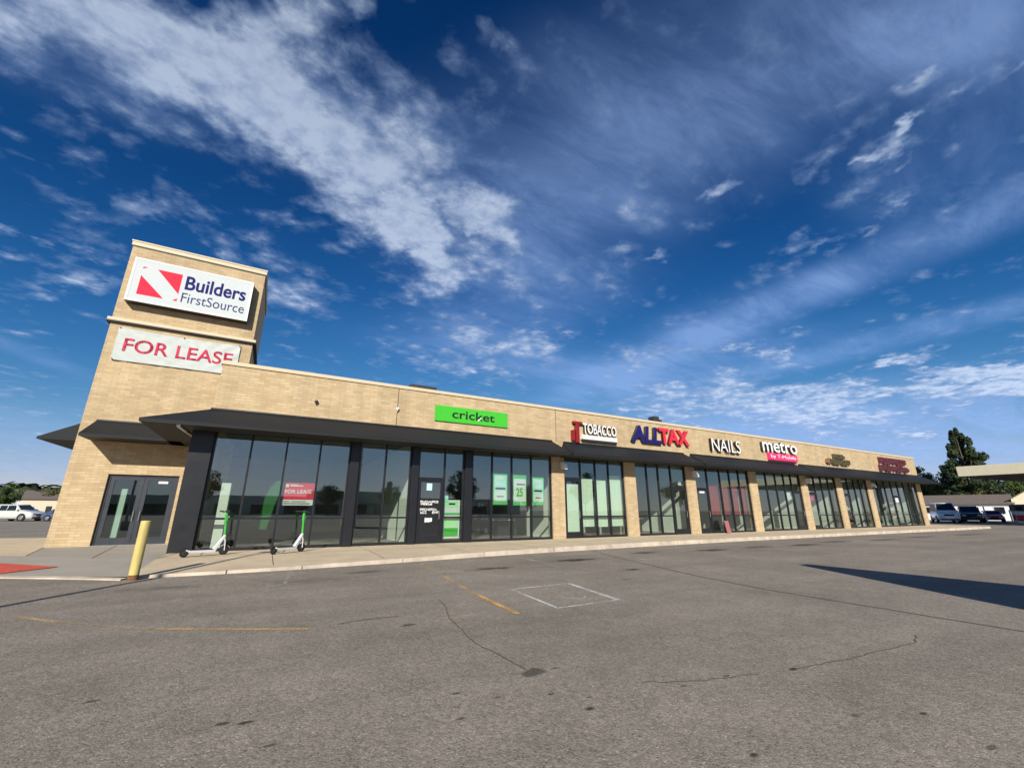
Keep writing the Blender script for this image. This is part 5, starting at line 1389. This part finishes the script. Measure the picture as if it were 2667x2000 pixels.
house(99.0, 21.0, math.radians(-166), 3.2, 4.6, 3.1, 1.5, 'cream', "small cream gabled kiosk at the right under the canopy", win=1, name='kiosk', cat='kiosk')
house(-62, 168, math.radians(20), 13, 9, 4.2, 2.2, 'whitew', "white two-storey house among trees above the pale SUV", win=4, door=False)
house(-44.5, 146, math.radians(15), 9, 8, 3.8, 1.6, 'cream', "cream house right of the white house, left of the tower", win=3)
house(-76, 158, math.radians(25), 12, 9, 3.4, 2.0, 'cream', "low cream house at the left picture edge", win=4)
# store across the street, mirrored by the glass
r = empty('store_building', (20, -104, 0), 0, "long low store across the street seen only as a dark band in the shop glass", "building")
m = MB(); m.box(-60, 60, -20, 0, 0, 5.0); m.box(-10, 14, .01, 1.2, 3.2, 6.6); m.build('wall', 'cream', r)
m = MB()
for k in range(14): m.box(-55 + k * 8, -49 + k * 8, .002, .05, .3, 2.8)
m.build('window', 'carglass', r)

# ================================================================ fuel station canopy
r = empty('fuel_canopy', (61.4, 16.1, 0), math.radians(-3), "cream edged flat canopy of a fuel station at the right edge", "canopy")
m = MB(); m.box(0, 22, -26, 0, 4.72, 5.70); m.build('fascia', 'fascia', r, bevel=.03)
m = MB(); m.box(.15, 21.85, -25.85, -.15, 4.66, 4.70); m.build('ceiling', 'soffit', r)
for x, y in ((5, -5.5), (16.5, -1.2), (16.5, -12), (5, -17)):
    m = MB(); m.box(x - .28, x + .28, y - .28, y + .28, 0, 4.66); m.build('column', 'canopyblue', r, bevel=.02)
def pump(x, y, lab):
    r = empty('fuel_pump', (x, y, 0), math.radians(-100), lab, "pump", "fuel pumps under the canopy")
    m = MB(); m.box(-.45, .45, -.3, .3, .15, 1.35); m.build('cabinet', 'whiteL', r, bevel=.03)
    m = MB(); m.box(-.40, .40, -.33, -.302, .35, .95); m.build('panel', 'pumpred', r)
    m = MB(); m.box(-.48, .48, -.33, .33, 1.352, 2.05); m.build('head', 'canopyblue', r, bevel=.03)
    m = MB(); m.box(-.25, .25, -.35, -.332, 1.45, 1.85); m.build('screen', 'carglass', r)
    m = MB(); m.box(-.9, .9, -.6, .6, 0, .148); m.build('island', 'kerb', r, bevel=.02)
    m = MB(); m.path([(.47, -.1, 1.7), (.62, -.2, 1.2), (.60, -.25, .6), (.50, -.2, 1.0)], .025); m.build('hose', 'rubber', r)
pump(76.2, 15.9, "fuel pump nearest the red sedan at the right picture edge")
pump(70.5, 14.4, "fuel pump at the very right picture edge")
def thinpost(x, y, h, lab):
    r = empty('guard_post', (x, y, 0), 0, lab, "post", "thin posts round the fuel station")
    m = MB(); m.lathe([(.07, 0), (.07, h - .03), (0, h)], (0, 0, 0), 12); m.build('post', 'whiteL', r)
    m = MB(); m.lathe([(.12, 0), (.12, .02), (.072, .03)], (0, 0, 0), 12); m.build('base_plate', 'steel', r)
thinpost(74.6, 18.2, 1.9, "pale thin post standing in front of the charcoal SUV")
thinpost(77.0, 16.7, 1.5, "pale thin post beside the fuel pump")

# ================================================================ lamp post and tall sign out of view whose shadows fall on the lot
r = empty('lamp_post', (-8.0, 1.35, 0), math.radians(58), "tall slim parking lot lamp post whose thin shadow runs past the bollard", "lamp post")
m = MB(); m.tube((0, 0, .6), (0, 0, 9.0), .085, .05, 16); m.build('pole', 'steel', r)
m = MB(); m.tube((0, 0, 0), (0, 0, .6), .24, .24, 20); m.build('footing', 'kerb', r)
m = MB(); m.box(-.12, .12, -.3, .3, 9.0, 9.12); m.build('lamp_head', 'dark', r, bevel=.02)
r = empty('pylon_sign', (6.39, -3.55, 0), 0, "tall sign slab beside the lot whose wedge shadow darkens the asphalt at right", "sign")
m = MB(); m.box(-.35, 0, -5.0, 0, .0, 6.63); m.build('slab', 'cream', r)
m = MB(); m.box(-.37, -.352, -4.8, -.2, 3.6, 6.4); m.build('panel', 'whiteL', r)
bpy.context.view_layer.update()
